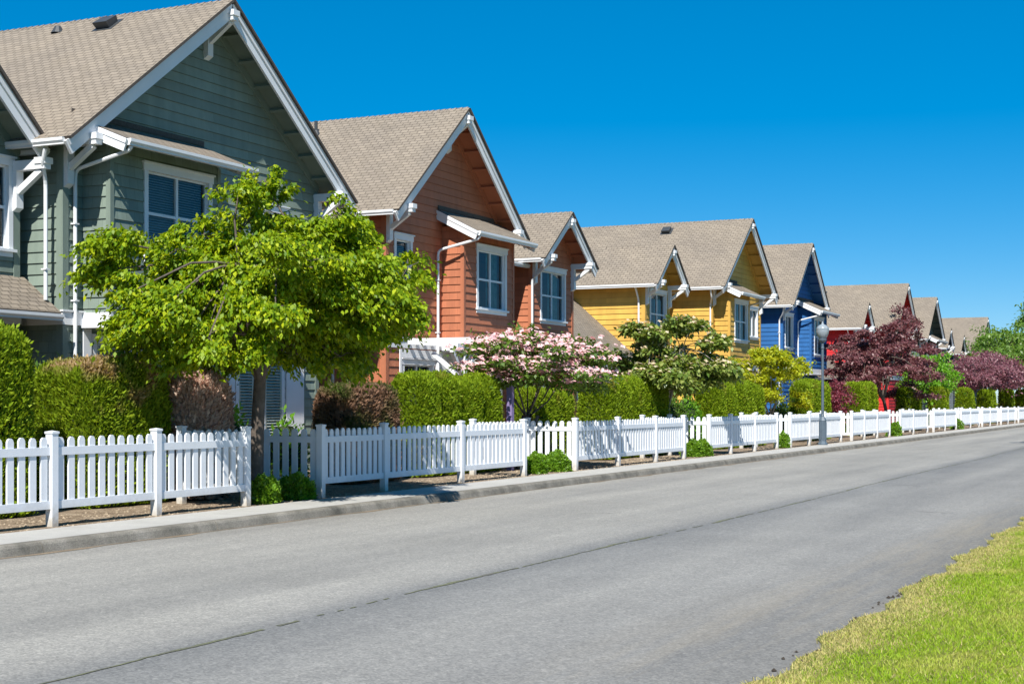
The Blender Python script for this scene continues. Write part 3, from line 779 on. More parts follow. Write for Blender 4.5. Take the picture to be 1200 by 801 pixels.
for ya, yb_ in ((23.75, 24.30), (25.10, 25.20), (26.10, 26.75), (19.95, 20.15), (21.10, 21.25), (22.35, 22.6)):
    k = MB(); k.box(-PW + .002, -PW + .05, ya, yb_, .3 if ya > 23 else 1.0, 2.70); k.build('pilaster', WHITE, H)
roof_vent(H, -19.6, yg, 9.05, w['sl'], .45); pipe_vent(H, -20.9, yg, 9.05, w['sl'], .4, .14)
# its small front gable at the frame edge, with the porch roof under it
ys = 17.25
wing(H, M, ys, 1.95, 7.55, 5.72, PFS, PWS, PB, holes=[hole(17.3, 19.05, 3.95, 5.55)], side_over=.02, small=True, bottom=.02)
window(H, PWS, 17.3, 19.05, 3.95, 5.55, cols=2, rows=2, back='curtain')
r = MB(); slope_slab(r, (-18.32, 10, 3.52), (-18.32, 19.32, 3.52), (-17.5, 19.32, 2.90), (-17.5, 10, 2.90)); r.build('porch_roof', [ROOF, ROOFEDGE], H)
gutter(H, (-17.5, 10, 2.91), (-17.5, 19.30, 2.91), (1, 0, 0))
r = MB(); r.box(-17.62, -17.48, 12, 12.14, 0, 2.8); r.build('porch_post', WHITE, H)
downpipe(H, [(-PFS + .2, 18.97, 5.62), (-PFS + .1, 19.02, 5.4), (-17.72, 19.22, 5.12), (-17.72, 19.22, 3.15)])
wing(H, M, 8.6, 4.42, 9.05, 5.78, PF, PW, PB, side_over=.5)
connector(H, M, 13.0, 15.2, 18.5, 5.5)
# narrow painted door surround at the right
# --- orange house
M = house_mats('orange', (.45, .160, .082)); yo = yp(547.5, PF)
H = empty('house', (-PW, yo, 0), 'terracotta orange gabled house behind the pink dogwood', 'house', G)
wn_ = (30.62, 31.5, 4.35, 5.45)
gwo = [(31.0, 32.6, 1.2, 2.5), (33.3, 34.2, .4, 2.5), (34.9, 36.0, 1.2, 2.5)]
w = wing(H, M, yo, 3.52, 8.74, 5.85, PF, PW, PB, holes=[hole(*wn_)] + [hole(*q) for q in gwo], left_base='batten')
bay(H, M, 33.06, 35.95, PW, zg=5.62, zt=6.19, win=(33.75, 35.50, 3.78, 5.46), over=.26, pipe_y=32.72)
window(H, PW, *wn_, cols=1, rows=1, back='blind')
for q in gwo: window(H, PW, *q, cols=2, rows=1)
yo2 = yp(669, PFS)
w2 = wing(H, M, yo2, 2.0, 7.12, 5.62, PFS, PWS, PB, holes=[hole(40.55, 42.45, 3.86, 5.52)], side_over=.48, small=True)
window(H, PWS, 40.55, 42.45, 3.86, 5.52)
connector(H, M, 36.2, 40.1, 18.9, 5.45)
downpipe(H, [(-PFS + .0, 39.62, 5.5), (-PFS - .1, 39.7, 5.3), (-PWS + .07, 39.86, 5.05), (-PWS + .07, 39.86, 3.3), (-PWS + .35, 40.1, 2.9), (-PWS + .35, 40.1, 2.7)])
downpipe(H, [(-19.0, w['wl'] - .06, 5.5), (-19.0, w['wl'] - .06, .05)])
pipe_vent(H, -21.1, yo, 8.74, w['sl'], .55)
# white pergola and white panelled porch front on the ground floor
pg = MB(); y0, y1 = 31.2, 36.2; ph = 2.66
for y in (y0 + .2, 33.3, y1 - .3): pg.box(-16.25, -16.11, y, y + .14, 0, ph); pg.beam((-16.18, y + .07, ph - .7), (-17.0, y + .07, ph - .05), .09, .09); pg.beam((-16.18, y + .12, ph - .6), (-16.18, y + .67, ph - .02), .09, .09, up=(1, 0, 0)); pg.beam((-16.18, y + .02, ph - .6), (-16.18, y - .52, ph - .02), .09, .09, up=(1, 0, 0))
pg.box(-16.27, -16.09, y0 - .2, y1 + .2, ph, ph + .16)
y = y0
while y < y1: pg.box(-17.54, -15.85, y, y + .07, ph + .165, ph + .30); y += .38
pg.build('pergola', WHITE, H)
pf = MB(); ya = 30.85
for q in sorted(gwo) + [(36.25, 36.25, 0, 0)]:
    if q[0] - ya > .02: pf.box(-17.57, -17.545, ya, q[0] - .06, 0, 2.70)
    if q[3] > 0: pf.box(-17.57, -17.545, q[0] - .055, q[1] + .055, 0, q[2] - .09); pf.box(-17.57, -17.545, q[0] - .055, q[1] + .055, q[3] + .01, 2.70)
    ya = q[1] + .06
pf.build('porch_front', WHITE, H)
# --- yellow house
M = house_mats('yellow', (.60, .36, .075)); yy = yp(880.5, PF) + .05; yy2 = yp(788.4, PFS)
H = empty('house', (-PW, yy, 0), 'mustard yellow gabled house with a large and a small front gable', 'house', G)
wsy = (59.95, 61.25, 4.1, 5.42)
w = wing(H, M, yy, 3.8, 8.74, 5.82, PF, PW, PB, holes=[hole(*wsy)])
bay(H, M, 55.4, 57.98, PW, zg=5.60, zt=6.15, win=(55.95, 57.75, 3.82, 5.45), over=.26, pipe_y=58.35)
window(H, PW, *wsy, cols=2, rows=1)
w2 = wing(H, M, yy2, 1.72, 7.02, 5.56, PFS, PWS, PB, holes=[hole(50.0, 51.75, 3.8, 5.48)], side_over=.45, small=True)
window(H, PWS, 50.0, 51.75, 3.8, 5.48)
connector(H, M, 52.1, 55.0, 19.6, 5.45)
downpipe(H, [(-18.5, w2['wl'] - .46, 5.5), (-18.5, w2['wl'] - .3, 5.35), (-18.5, w2['wl'] - .06, 5.0), (-18.5, w2['wl'] - .06, 2.0)])
entry(H, M, 43.2, w2['wl'] - .01, wins=[(44.4, 45.3, 1.5, 2.45), (47.1, 47.9, 1.5, 2.45), (48.3, 49.1, 1.5, 2.45)])
downpipe(H, [(-17.5, 54.55, 5.7), (-17.5, 54.7, 5.4), (-17.66, 55.04, 5.2), (-17.66, 55.04, .1)])
roof_vent(H, -20.4, yy, 8.74, w['sl'], .55)
# --- blue house
M = house_mats('blue', (.02, .12, .34)); yb = yp(951.3, PF)
H = empty('house', (-PW, yb, 0), 'deep blue gabled house behind the street lamp', 'house', G)
wsb = (65.6, 67.0, 3.85, 5.45)
w = wing(H, M, yb, 3.4, 8.68, 5.72, PF, PW, PB, holes=[hole(*wsb)])
bay(H, M, 68.0, 70.9, PW, zg=5.58, zt=6.12, win=(68.5, 70.3, 3.6, 5.42), over=.26, pipe_y=67.7)
window(H, PW, *wsb, cols=2, rows=1)
downpipe(H, [(-17.4, 64.72, 5.6), (-17.5, 64.9, 5.3), (-17.7, 65.1, 5.1), (-17.7, 65.1, .1)])
connector(H, M, 61.7, 65.2, 19.6, 5.45)
# --- red house
M = house_mats('red', (.58, .026, .03)); yr = yp(1063.8, PF); yr2 = yp(1017.5, PFS)
H = empty('house', (-PW, yr, 0), 'bright red gabled house mostly hidden by the purple maple', 'house', G)
w = wing(H, M, yr, 3.3, 8.50, 5.65, PF, PW, PB, holes=[hole(89.5, 91.2, 3.8, 5.4)])
window(H, PW, 89.5, 91.2, 3.8, 5.4)
w2 = wing(H, M, yr2, 1.6, 6.94, 5.5, PFS, PWS, PB, holes=[hole(83.0, 84.6, 3.8, 5.4)], side_over=.45, small=True)
window(H, PWS, 83.0, 84.6, 3.8, 5.4)
connector(H, M, 85.2, 88.6, 19.6, 5.4)
entry(H, M, 71.6, w2['wl'] - .01, wins=[(73, 74, 1.5, 2.45), (78, 79, 1.5, 2.45)])
downpipe(H, [(-18.5, w2['wl'] - .46, 5.4), (-18.5, w2['wl'] - .06, 5.0), (-18.5, w2['wl'] - .06, 2.0)])
roof_vent(H, -22.0, yr, 8.50, w['sl'], .6)
# --- dark green house
M = house_mats('olive', (.10, .14, .12)); yd = yp(1097, PF)
H = empty('house', (-PW, yd, 0), 'dark olive gabled house just beyond the red house', 'house', G)
w = wing(H, M, yd, 3.4, 8.30, 5.5, PF, PW, PB)
bay(H, M, 99.0, 102.2, PW, zg=5.4, zt=5.95, win=(99.6, 101.5, 3.6, 5.2), pipe_y=None)
connector(H, M, 94.4, 97.8, 19.6, 5.4)
# --- far grey house
M = house_mats('slate', (.11, .135, .16)); yf = yp(1157, PF)
H = empty('house', (-PW, yf, 0), 'farthest slate grey house with two tiny front gables', 'house', G)
w = wing(H, M, yf, 3.6, 8.2, 5.4, PF, PW, PB)
for px_, za_ in ((1113.6, 6.75), (1128.8, 6.5)):
    y_ = yp(px_, PFS); w2 = wing(H, M, y_, 1.6, za_, za_ - 1.45, PFS, PWS, PB, holes=[hole(y_ - .8, y_ + .8, 3.4, 4.9)], side_over=.45, small=True); window(H, PWS, y_ - .8, y_ + .8, 3.4, 4.9)
connector(H, M, 112.8, 116.5, 19.6, 5.0); connector(H, M, 118.8, 121.4, 19.6, 5.0)
roof_vent(H, -22.5, yf, 8.2, w['sl'], .6)

# ------------------------------------------------------------------ street lamp
lx, ly = -12.05, yp(964, 12.05)
L_ = empty('street_lamp', (lx, ly, 0), 'grey street lamp with an acorn globe standing on the sidewalk', 'street lamp')
b = MB(); b.lathe((lx, ly, 0), [(0, .0), (.17, 0), (.17, .05), (.135, .09), (.125, .14), (.125, .78), (.135, .82), (.11, .88), (.06, .96)], 8)
for k in range(8):
    a = k * math.pi / 4 + .39; b.box(lx + .118 * math.cos(a) - .012, lx + .118 * math.cos(a) + .012, ly + .118 * math.sin(a) - .012, ly + .118 * math.sin(a) + .012, .18, .76)
b.build('base', LAMPGREY, L_)
b = MB(); b.lathe((lx, ly, 0), [(.058, .94), (.058, 1.0), (.048, 1.02), (.040, 3.2), (.055, 3.22), (.055, 3.27), (.04, 3.29), (.04, 3.42), (.10, 3.46), (.13, 3.5), (.14, 3.56), (.10, 3.58)], 12); b.build('pole', LAMPGREY, L_, smooth=False)
b = MB(); b.lathe((lx, ly, 0), [(.10, 3.575), (.15, 3.62), (.195, 3.72), (.21, 3.80), (.205, 3.86)], 20); b.build('globe', GLOBE, L_, smooth=True)
b = MB(); b.lathe((lx, ly, 0), [(.21, 3.86), (.215, 3.875), (.19, 3.94), (.12, 4.01), (.05, 4.04), (.03, 4.08), (.035, 4.10), (.0, 4.14)], 20); b.build('cap', GLOBE, L_, smooth=True)

# ------------------------------------------------------------------ foliage
def leaf_quads(c, nrm, d, ln, wd):
    """diamond leaves: c base points, d direction, nrm approx normal, ln length, wd width"""
    d = d / np.linalg.norm(d, axis=1, keepdims=True); s = np.cross(d, nrm); s /= np.linalg.norm(s, axis=1, keepdims=True) + 1e-9
    n2 = np.cross(s, d); L = ln[:, None]; W = wd[:, None]
    q = np.zeros((len(c), 4, 3)); q[:, 0] = c; q[:, 1] = c + d * L * .45 + s * W / 2 + n2 * W * .12; q[:, 2] = c + d * L - n2 * L * .12; q[:, 3] = c + d * L * .45 - s * W / 2 + n2 * W * .12
    return q

def tree(name, label, cat, pos, trunk_h, trunk_r, cz, rx, ry, rz, ncl, nleaf, leaf, mat, bark=None, cl=(.45, .16), droop=.35, limbs=8, group=None,
         shape=2.0, zmin=None, lean=(0, 0), flowers=None, core=.35, multi=1, seed=1, low=-.75, sq=2., peak=0., taper=0, asp=.62, lumps=0, lsz=(.42, .15)):
    g = np.random.default_rng(seed); bark = bark or BARK
    T = empty(name, pos, label, cat, group); px, py, pz = pos; C = np.array([px + lean[0], py + lean[1], pz + cz])
    # cluster centres in an uneven ellipsoid
    pts = []
    bumps = [(g.normal(size=3), g.uniform(-.22, .2)) for _ in range(9)]
    while len(pts) < ncl:
        v = g.normal(size=3); v /= np.linalg.norm(v)
        if v[2] < low: continue
        r = g.uniform(core, 1) ** .55
        k = 1.0
        for bd, a in bumps:
            bd_ = bd / np.linalg.norm(bd); k += a * max(0, v @ bd_) ** 4
        hh = math.hypot(v[0], v[1]); v = v / ((hh ** sq + abs(v[2]) ** sq) ** (1 / sq))
        p = np.array([v[0] * rx, v[1] * ry, v[2] * rz * (1 if v[2] > 0 else .8)]) * r * k
        if taper and p[2] < -.25 * rz and p[1] > -.3: p[:2] *= taper
        if p[2] > 0: p[2] += peak * math.exp(-((p[0] / rx) ** 2 + (p[1] / ry) ** 2) / .07) * p[2] / rz
        pts.append(C + p)
    pts = np.array(pts)
    if lumps:
        lc = pts[:lumps].copy()
        for _ in range(12):           # push the lumps apart so that gaps open between them
            for i_ in range(lumps):
                dv = lc[i_] - lc; dv[:, 2] *= 2.0; ds = np.linalg.norm(dv, axis=1); w_ = (ds > 1e-6) & (ds < lsz[0] * 2.1)
                if w_.any(): mv = (dv[w_] / ds[w_][:, None] * (lsz[0] * 2.1 - ds[w_])[:, None]).sum(0) * .12; mv[2] *= .5; lc[i_] += mv
        ix = g.integers(0, lumps, ncl); q_ = g.normal(0, 1, (ncl, 3)); q_ /= np.linalg.norm(q_, axis=1, keepdims=True) + 1e-6; q_ *= g.uniform(.2, 1, (ncl, 1)) ** .5
        ls = g.uniform(.7, 1.3, lumps)[ix][:, None]; rad_ = np.hypot(q_[:, 0], q_[:, 1])
        pts = lc[ix] + q_ * np.array([lsz[0], lsz[0], lsz[1]]) * ls; pts[:, 2] -= rad_ ** 2 * lsz[0] * .35
    if zmin is not None: pts[:, 2] = np.maximum(pts[:, 2], zmin + g.uniform(0, .3, len(pts)))
    # trunk and limbs
    b = MB(); top = Vector((px + lean[0] * .6, py + lean[1] * .6, pz + trunk_h))
    for mlt in range(multi):
        ox, oy = (0, 0) if multi == 1 else (math.cos(mlt * 2.4) * .25, math.sin(mlt * 2.4) * .25)
        mid = Vector((px + lean[0] * .25 + g.normal() * .03 + ox * .6, py + lean[1] * .25 + g.normal() * .03 + oy * .6, pz + trunk_h * .5))
        fl = Vector((px + ox * .2, py + oy * .2, pz - .05))
        b.tube([fl, fl.lerp(mid, .12), mid, top + Vector((ox, oy, 0))], [trunk_r * 1.45, trunk_r * 1.05, trunk_r * .9, trunk_r * .75], 10, cap=False)
    lt = []
    for k in range(limbs):
        a = 2 * math.pi * (k + g.uniform(-.3, .3)) / limbs; el = g.uniform(.15, 1.1)
        lf = .40 if lumps else .55
        e = Vector((C[0] + math.cos(a) * rx * lf * math.cos(el * .8), C[1] + math.sin(a) * ry * lf * math.cos(el * .8), C[2] + rz * (.0 + (.30 if lumps else .45) * math.sin(el))))
        m_ = top.lerp(e, .45) + Vector((0, 0, -.06 * rx + g.normal() * .05))
        s0 = top - Vector((0, 0, trunk_h * g.uniform(0, .12)))
        b.tube([s0, m_, e], [trunk_r * .5, trunk_r * .34, trunk_r * .16], 6, cap=False); lt.append((s0, m_, e))
    if lumps:
        def twig(s0, pv, r0, r1):
            mm = s0.lerp(pv, .5) + Vector((g.normal() * .04, g.normal() * .04, .10 * (pv - s0).length)); b.tube([s0, s0.lerp(mm, .5) + Vector((0, 0, .03)), mm, pv], [r0, r0 * .85, (r0 + r1) / 2, r1], 5, cap=False)
        for c_ in lc:
            pv = Vector(c_); best = min(lt, key=lambda l: min((l[1] - pv).length, (l[2] - pv).length)); s0 = best[2] if (best[2] - pv).length < (best[1] - pv).length else best[1]
            twig(s0, pv - Vector((0, 0, .05)), trunk_r * .2, trunk_r * .09)
        for p, k_ in zip(pts[::2], ix[::2]): twig(Vector(lc[k_]) - Vector((0, 0, .05)), Vector(p), trunk_r * .07, .004)
    for p in ([] if lumps else pts):
        pv = Vector(p); best = min(lt, key=lambda l: min((l[1] - pv).length, (l[2] - pv).length))
        s0 = best[2] if (best[2] - pv).length < (best[1] - pv).length else best[1]
        mm = s0.lerp(pv, .5) + Vector((0, 0, .12 * (pv - s0).length)); b.tube([s0, mm, pv], [trunk_r * .15, trunk_r * .09, .006], 4, cap=False)
    b.build('trunk', bark, T, smooth=True)
    # leaves: each cluster a flattened spray that reaches outwards and droops
    n = ncl * nleaf; ci = np.repeat(np.arange(ncl), nleaf); cc = pts[ci]
    out = cc - C; out[:, 2] *= .2; out /= np.linalg.norm(out, axis=1, keepdims=True) + 1e-6
    side = np.stack([-out[:, 1], out[:, 0], np.zeros(n)], 1)
    csz = g.uniform(.65, 1.25, ncl)[ci]
    u = g.normal(0, .5, n); v = g.normal(0, .42, n); w = g.normal(0, .5, n)
    pos_ = cc + out * (u * cl[0] * csz)[:, None] + side * (v * cl[0] * csz)[:, None]
    pos_[:, 2] += w * cl[1] * csz - droop * np.maximum(0, u) ** 1.5 * cl[0]
    d = out * g.uniform(.1, 1, n)[:, None] + g.normal(0, .55, (n, 3)); d[:, 2] -= droop * 1.3
    nr = g.normal(0, .45, (n, 3)); nr[:, 2] += 1
    s_ = g.uniform(.7, 1.25, n) * leaf
    quads('crown', leaf_quads(pos_, nr, d, s_, s_ * asp), mat, T)
    if flowers:
        fm, per, fs = flowers; pk = pts[pts[:, 2] > C[2] - .35 * rz] if len(pts) else pts
        m = len(pk) * per; fc = pk[np.repeat(np.arange(len(pk)), per)] + g.normal(0, 1, (m, 3)) * np.array([cl[0] * .6, cl[0] * .6, cl[1] * .3]); fc[:, 2] += cl[1] * .75
        qs = []
        a0 = g.uniform(0, 6.28, m); nn = g.normal(0, .3, (m, 3)); nn[:, 2] += 1; nn[:, 0] += .35; nn[:, 1] -= .2
        nn /= np.linalg.norm(nn, axis=1, keepdims=True)
        for k in range(4):
            dd = np.stack([np.cos(a0 + k * 1.571), np.sin(a0 + k * 1.571), np.zeros(m)], 1); dd -= nn * (dd * nn).sum(1, keepdims=True)
            sz = g.uniform(.8, 1.2, m) * fs; qs.append(leaf_quads(fc, nn, dd + nn * .15, sz, sz * .85))
        quads('blossoms', np.concatenate(qs), fm, T)
    return T

LF1 = mat_leaf('street_tree_leaf', [(.08, .18, .004), (.27, .38, .006), (.14, .25, .005), (.44, .50, .010), (.08, .18, .005), (.32, .42, .008)], .34, .48, spec=.35)
LF_DOG = mat_leaf('dogwood_leaf', [(.075, .15, .03), (.14, .24, .03), (.10, .19, .03)], .4, .45)
PINK = mat_leaf('pink_petal', [(.82, .48, .50), (.86, .68, .65), (.76, .40, .45), (.87, .76, .72)], .3, .6, spec=.2)
LF_MAG = mat_leaf('dogwood_dark_leaf', [(.10, .18, .03), (.20, .28, .05), (.30, .34, .09), (.12, .20, .035)], .3, .38)
CREAM = mat_leaf('cream_petal', [(.62, .58, .40), (.58, .44, .24), (.66, .62, .48)], .25, .6)
LF_YEL = mat_leaf('golden_maple_leaf', [(.36, .42, .02), (.50, .52, .03), (.42, .46, .02), (.25, .36, .02)], .45, .5)
LF_PUR = mat_leaf('purple_maple_leaf', [(.13, .045, .055), (.23, .10, .105), (.17, .065, .075), (.32, .19, .17)], .35, .42)
LF_PUR2 = mat_leaf('plum_maple_leaf', [(.15, .05, .07), (.25, .11, .13), (.19, .075, .095), (.33, .18, .20)], .35, .42)
LF_RED = mat_leaf('crimson_leaf', [(.18, .03, .055), (.28, .07, .09), (.22, .045, .07)], .35, .45)
LF_BR = mat_leaf('bright_green_leaf', [(.11, .28, .02), (.19, .40, .03), (.14, .33, .02)], .45, .42)
LF_MID = mat_leaf('mid_green_leaf', [(.09, .19, .03), (.17, .28, .04), (.12, .23, .03)], .4, .45)
LF_SHR = mat_leaf('shrub_leaf', [(.10, .22, .015), (.17, .33, .02), (.22, .38, .03)], .4, .4)
DRY = mat_leaf('dead_foliage', [(.62, .46, .35), (.72, .57, .45), (.50, .35, .26)], .25, .8, spec=.1)
CED = mat_leaf('cedar', [(.15, .24, .010), (.24, .35, .014), (.18, .28, .010), (.32, .40, .02)], .3, .6, brown=[(.36, .25, .08), (.22, .22, .03)], bscale=1.6, bthr=(.60, .74), spec=.2)
CEDB = mat_leaf('cedar_scorched', [(.15, .23, .010), (.22, .33, .014), (.27, .34, .018)], .3, .6, brown=[(.46, .33, .16), (.26, .20, .05), (.48, .34, .22)], bscale=1.7, bthr=(.55, .68), spec=.2, top=(.20, 1.5))
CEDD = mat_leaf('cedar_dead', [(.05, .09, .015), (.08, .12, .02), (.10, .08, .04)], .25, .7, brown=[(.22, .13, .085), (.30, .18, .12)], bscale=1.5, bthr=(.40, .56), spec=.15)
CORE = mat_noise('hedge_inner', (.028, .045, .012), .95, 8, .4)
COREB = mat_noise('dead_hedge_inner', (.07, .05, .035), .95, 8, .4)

def tree_at(px, P): return (-P, yp(px, P), 0)
tree('street_tree', 'big light green street tree rising from the gap in the fences', 'tree', tree_at(299, 12.98), 1.95, .115, 3.05, 2.15, 2.75, 1.42,
     1400, 94, .088, LF1, cl=(.21, .09), droop=.6, limbs=9, seed=3, low=-.95, lean=(.2, -.06), core=.0, sq=2.6, peak=.25, taper=.84, asp=.58, lumps=122, lsz=(.37, .24))
tree('pink_dogwood', 'pink flowering dogwood spreading over the fence before the orange house', 'tree', tree_at(607, 13.75), 1.15, .05, 2.1, 1.85, 2.0, .9,
     190, 60, .11, LF_DOG, cl=(.38, .10), droop=.1, limbs=8, flowers=(PINK, 14, .072), multi=2, seed=5, low=-.6, core=.15, lean=(.15, .5), bark=BARK)
b = MB(); x_, y_, _z = tree_at(598, 13.68); b.box(x_ - .06, x_ + .06, y_ - .06, y_ + .06, -.02, 1.93); b.box(x_ - .075, x_ + .075, y_ - .075, y_ + .075, 1.93, 1.96)
tag(b.build('garden_post', PURPLE, loc=(x_, y_, 0)), 'lilac painted garden post standing under the pink dogwood', 'post')
tree('flowering_dogwood', 'dark green tree with dull cream blossoms before the yellow house', 'tree', tree_at(787, 14.0), 1.3, .075, 2.6, 1.75, 1.95, 1.35,
     360, 60, .15, LF_MAG, bark=PALEBARK, lumps=36, lsz=(.34, .14), cl=(.24, .10), droop=.25, limbs=8, flowers=(CREAM, 3, .07), seed=8, low=-.85, core=.1, lean=(.1, -.95), sq=2.2)
tree('golden_maple', 'yellow-leaved maple between two clipped cedar hedges', 'tree', tree_at(906, 14.3), .9, .06, 2.1, 1.5, 2.7, 1.35,
     420, 45, .12, LF_YEL, bark=PALEBARK, lumps=42, lsz=(.3, .13), cl=(.22, .10), droop=.2, limbs=7, seed=12, low=-.75, multi=2, lean=(-.1, -.2), core=.15)
tree('purple_maple', 'large dark purple maple in front of the red house', 'tree', tree_at(1043, 14.7), 1.6, .10, 3.15, 2.5, 5.2, 2.15,
     620, 52, .155, LF_PUR, lumps=60, lsz=(.55, .16), cl=(.34, .10), droop=.3, limbs=10, seed=15, low=-.75, core=.1, lean=(-.3, -1.2))
tree('crimson_shrub_tree', 'slender crimson shrub beside the street lamp', 'shrub', tree_at(983, 13.9), .5, .03, 1.45, .55, .9, 1.2,
     60, 45, .10, LF_RED, cl=(.28, .12), droop=.2, limbs=5, seed=17, low=-1, multi=2)
tree('green_tree', 'bright green tree between the two purple maples', 'tree', tree_at(1088, 15.0), 1.4, .08, 2.75, 1.5, 3.0, 1.7,
     150, 50, .17, LF_BR, cl=(.5, .16), limbs=7, seed=19, low=-.8)
tree('purple_maple', 'wide plum purple maple far along the street at the right', 'tree', tree_at(1158, 15.0), 1.8, .10, 3.2, 2.2, 13.5, 1.75,
     420, 55, .19, LF_PUR2, cl=(.8, .18), limbs=12, seed=21, low=-.6, core=.1)
tree('broad_tree', 'mid green broad tree rising above the far purple maple', 'tree', (-15.5, yp(1176, 15.5), 0), 2.2, .14, 4.7, 3.0, 9.0, 2.8,
     330, 55, .26, LF_MID, cl=(.9, .3), limbs=10, seed=23, low=-.8, core=.15)
tree('tall_tree', 'tall dark green tree cut by the right edge of the photo', 'tree', (-12.9, yp(1232, 12.9), 0), 3, .2, 7.4, 2.6, 6.5, 4.4,
     260, 60, .30, LF_MID, cl=(1.0, .35), limbs=9, seed=25, low=-.9, core=.15)
tree('verge_tree', 'tree on the lawn verge just outside the right edge that shades the far road', 'tree', (-1.2, 50.5, -.05), 5, .2, 11.5, 2.6, 3.0, 3.4,
     150, 45, .26, LF_MID, cl=(.8, .3), limbs=8, seed=27, low=-.9)
tree('leafy_shrub', 'small crimson tipped tree before the dark olive house', 'tree', (-16.6, yp(1062, 16.6), 0), 2.5, .06, 5.6, .9, 1.8, 1.6,
     55, 45, .15, LF_PUR, cl=(.35, .15), limbs=5, seed=29)
# background trees behind the last houses and down the street
for k, (x, y, h, lab) in enumerate([(-19, 150, 7.5, 'round green tree behind the farthest house'), (-14, 175, 7, 'far green tree at the end of the fences'),
                                    (-6, 330, 13, 'distant tree where the street ends'), (-30, 300, 12, 'distant tree left of where the street ends'), (14, 290, 13, 'distant tree right of where the street ends')]):
    tree('background_tree', lab, 'tree', (x, y, 0), h * .3, .2, h * .6, h * .42, h * .5, h * .42, 110, 40, h * .055, LF_MID, cl=(h * .11, h * .05), limbs=6, seed=40 + k)

def rounded(p, hx, hy, hz, r):
    q = np.clip(p, [-hx + r, -hy + r, 0], [hx - r, hy - r, hz - r]); d = p - q; ln = np.linalg.norm(d, axis=1, keepdims=True); ln[ln < 1e-6] = 1
    return q + d / ln * r, d / ln
def hedge(label, y0, y1, P, h, depth=.85, lobes=0, mat=None, core=None, dens=3000, sz=.078, seed=1, r=.22, name='clipped_hedge', cat='hedge', group='clipped hedges behind the fences'):
    g = np.random.default_rng(seed); hx, hy = depth / 2, (y1 - y0) / 2; C = np.array([-P - hx, (y0 + y1) / 2, 0.]); mat = mat or CED; core = core or CORE
    Hh = empty(name, tuple(C), label, cat, group)
    cols = lobes or 1; hyc = hy / cols; ph = g.uniform(0, 6, 6); rc = min(.30, hyc * .8) if lobes else r
    def wob(q):
        q = q.copy(); y, z = q[:, 1], q[:, 2]
        k = .05 * np.sin(y * 1.9 + ph[0]) + .03 * np.sin(y * 4.3 + z * 3 + ph[1]) + .02 * np.sin(z * 7 + y * 8 + ph[2])
        q[:, 0] *= 1 + k * 1.3; q[:, 2] *= 1 + k * .4
        q[:, 0] *= 1 - .12 * (q[:, 2] / h) ** 3
        return q
    allq = []; b = MB()
    for c_ in range(cols):
        cy = -hy + hyc * (2 * c_ + 1); hh = h * (1 + (g.uniform(-.05, .02) if lobes else 0)); hxx = hx * (1 + (g.uniform(-.08, .05) if lobes else 0))
        areas = np.array([2 * hyc * hh, 4 * hyc * hxx, 2 * hxx * hh, 2 * hxx * hh, hyc * hh]); n = int(areas.sum() * dens); f = g.choice(5, n, p=areas / areas.sum())
        u, v = g.uniform(-1, 1, n), g.uniform(-1, 1, n); p = np.zeros((n, 3)); o1 = np.ones(n); Z = (v + 1) / 2 * hh
        opts = [np.stack([hxx * o1, u * hyc, Z], 1), np.stack([u * hxx, v * hyc, hh * o1], 1), np.stack([u * hxx, -hyc * o1, Z], 1), np.stack([u * hxx, hyc * o1, Z], 1), np.stack([-hxx * o1, u * hyc, Z], 1)]
        for k_ in range(5): p[f == k_] = opts[k_][f == k_]
        p, nrm = rounded(p, hxx, hyc, hh, rc); p[:, 1] += cy
        if lobes: p[:, 1] = cy + (p[:, 1] - cy) * (1 - .10 * (p[:, 2] / hh) ** 2)
        p = wob(p) - nrm * np.abs(g.normal(0, .026, n))[:, None] + nrm * g.uniform(0, .02, n)[:, None]
        stray = g.random(n) < .03; p[stray] += nrm[stray] * g.uniform(.02, .08, (stray.sum(), 1))
        d = nrm * .7 + g.normal(0, .35, (n, 3)); d[:, 2] += .75; s = g.uniform(.6, 1.2, n) * sz
        allq.append(leaf_quads(p + C, nrm + g.normal(0, .5, (n, 3)), d, s, s * .42))
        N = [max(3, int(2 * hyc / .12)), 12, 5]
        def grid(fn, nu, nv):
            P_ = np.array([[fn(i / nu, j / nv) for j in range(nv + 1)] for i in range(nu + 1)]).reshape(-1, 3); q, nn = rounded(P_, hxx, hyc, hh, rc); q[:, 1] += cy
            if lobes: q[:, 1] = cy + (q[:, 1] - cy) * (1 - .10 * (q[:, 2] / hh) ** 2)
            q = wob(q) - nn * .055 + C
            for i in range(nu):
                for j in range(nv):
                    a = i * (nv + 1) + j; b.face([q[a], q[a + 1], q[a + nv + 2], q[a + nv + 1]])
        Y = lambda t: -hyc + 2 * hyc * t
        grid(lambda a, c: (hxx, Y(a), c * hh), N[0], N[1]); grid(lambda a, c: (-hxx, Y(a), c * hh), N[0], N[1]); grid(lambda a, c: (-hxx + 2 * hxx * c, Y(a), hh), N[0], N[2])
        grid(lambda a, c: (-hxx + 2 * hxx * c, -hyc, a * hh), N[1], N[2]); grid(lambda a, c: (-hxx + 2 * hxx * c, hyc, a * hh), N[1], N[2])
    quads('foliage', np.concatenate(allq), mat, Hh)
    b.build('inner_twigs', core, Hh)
    return Hh
HP = 13.78
def hpx(label, a, c, ytop, P=HP, **k):
    dep = k.get('depth', .85); y0 = yp(a, P + dep) if a > -40 else 9.5; y1 = yp(c, P); ym = (y0 + y1) / 2; kk = dict(k)
    return hedge(label, y0, y1, P, zat(ytop, ym, P), **kk)
hpx('tall green cedar hedge cut by the left edge of the photo', -70, 47, 374, mat=CED, seed=1, r=.35, dens=3000)
hpx('long green hedge with a scorched brown top at the left', 30, 203, 428, mat=CEDB, seed=2, dens=3400, P=13.9, depth=1.1)
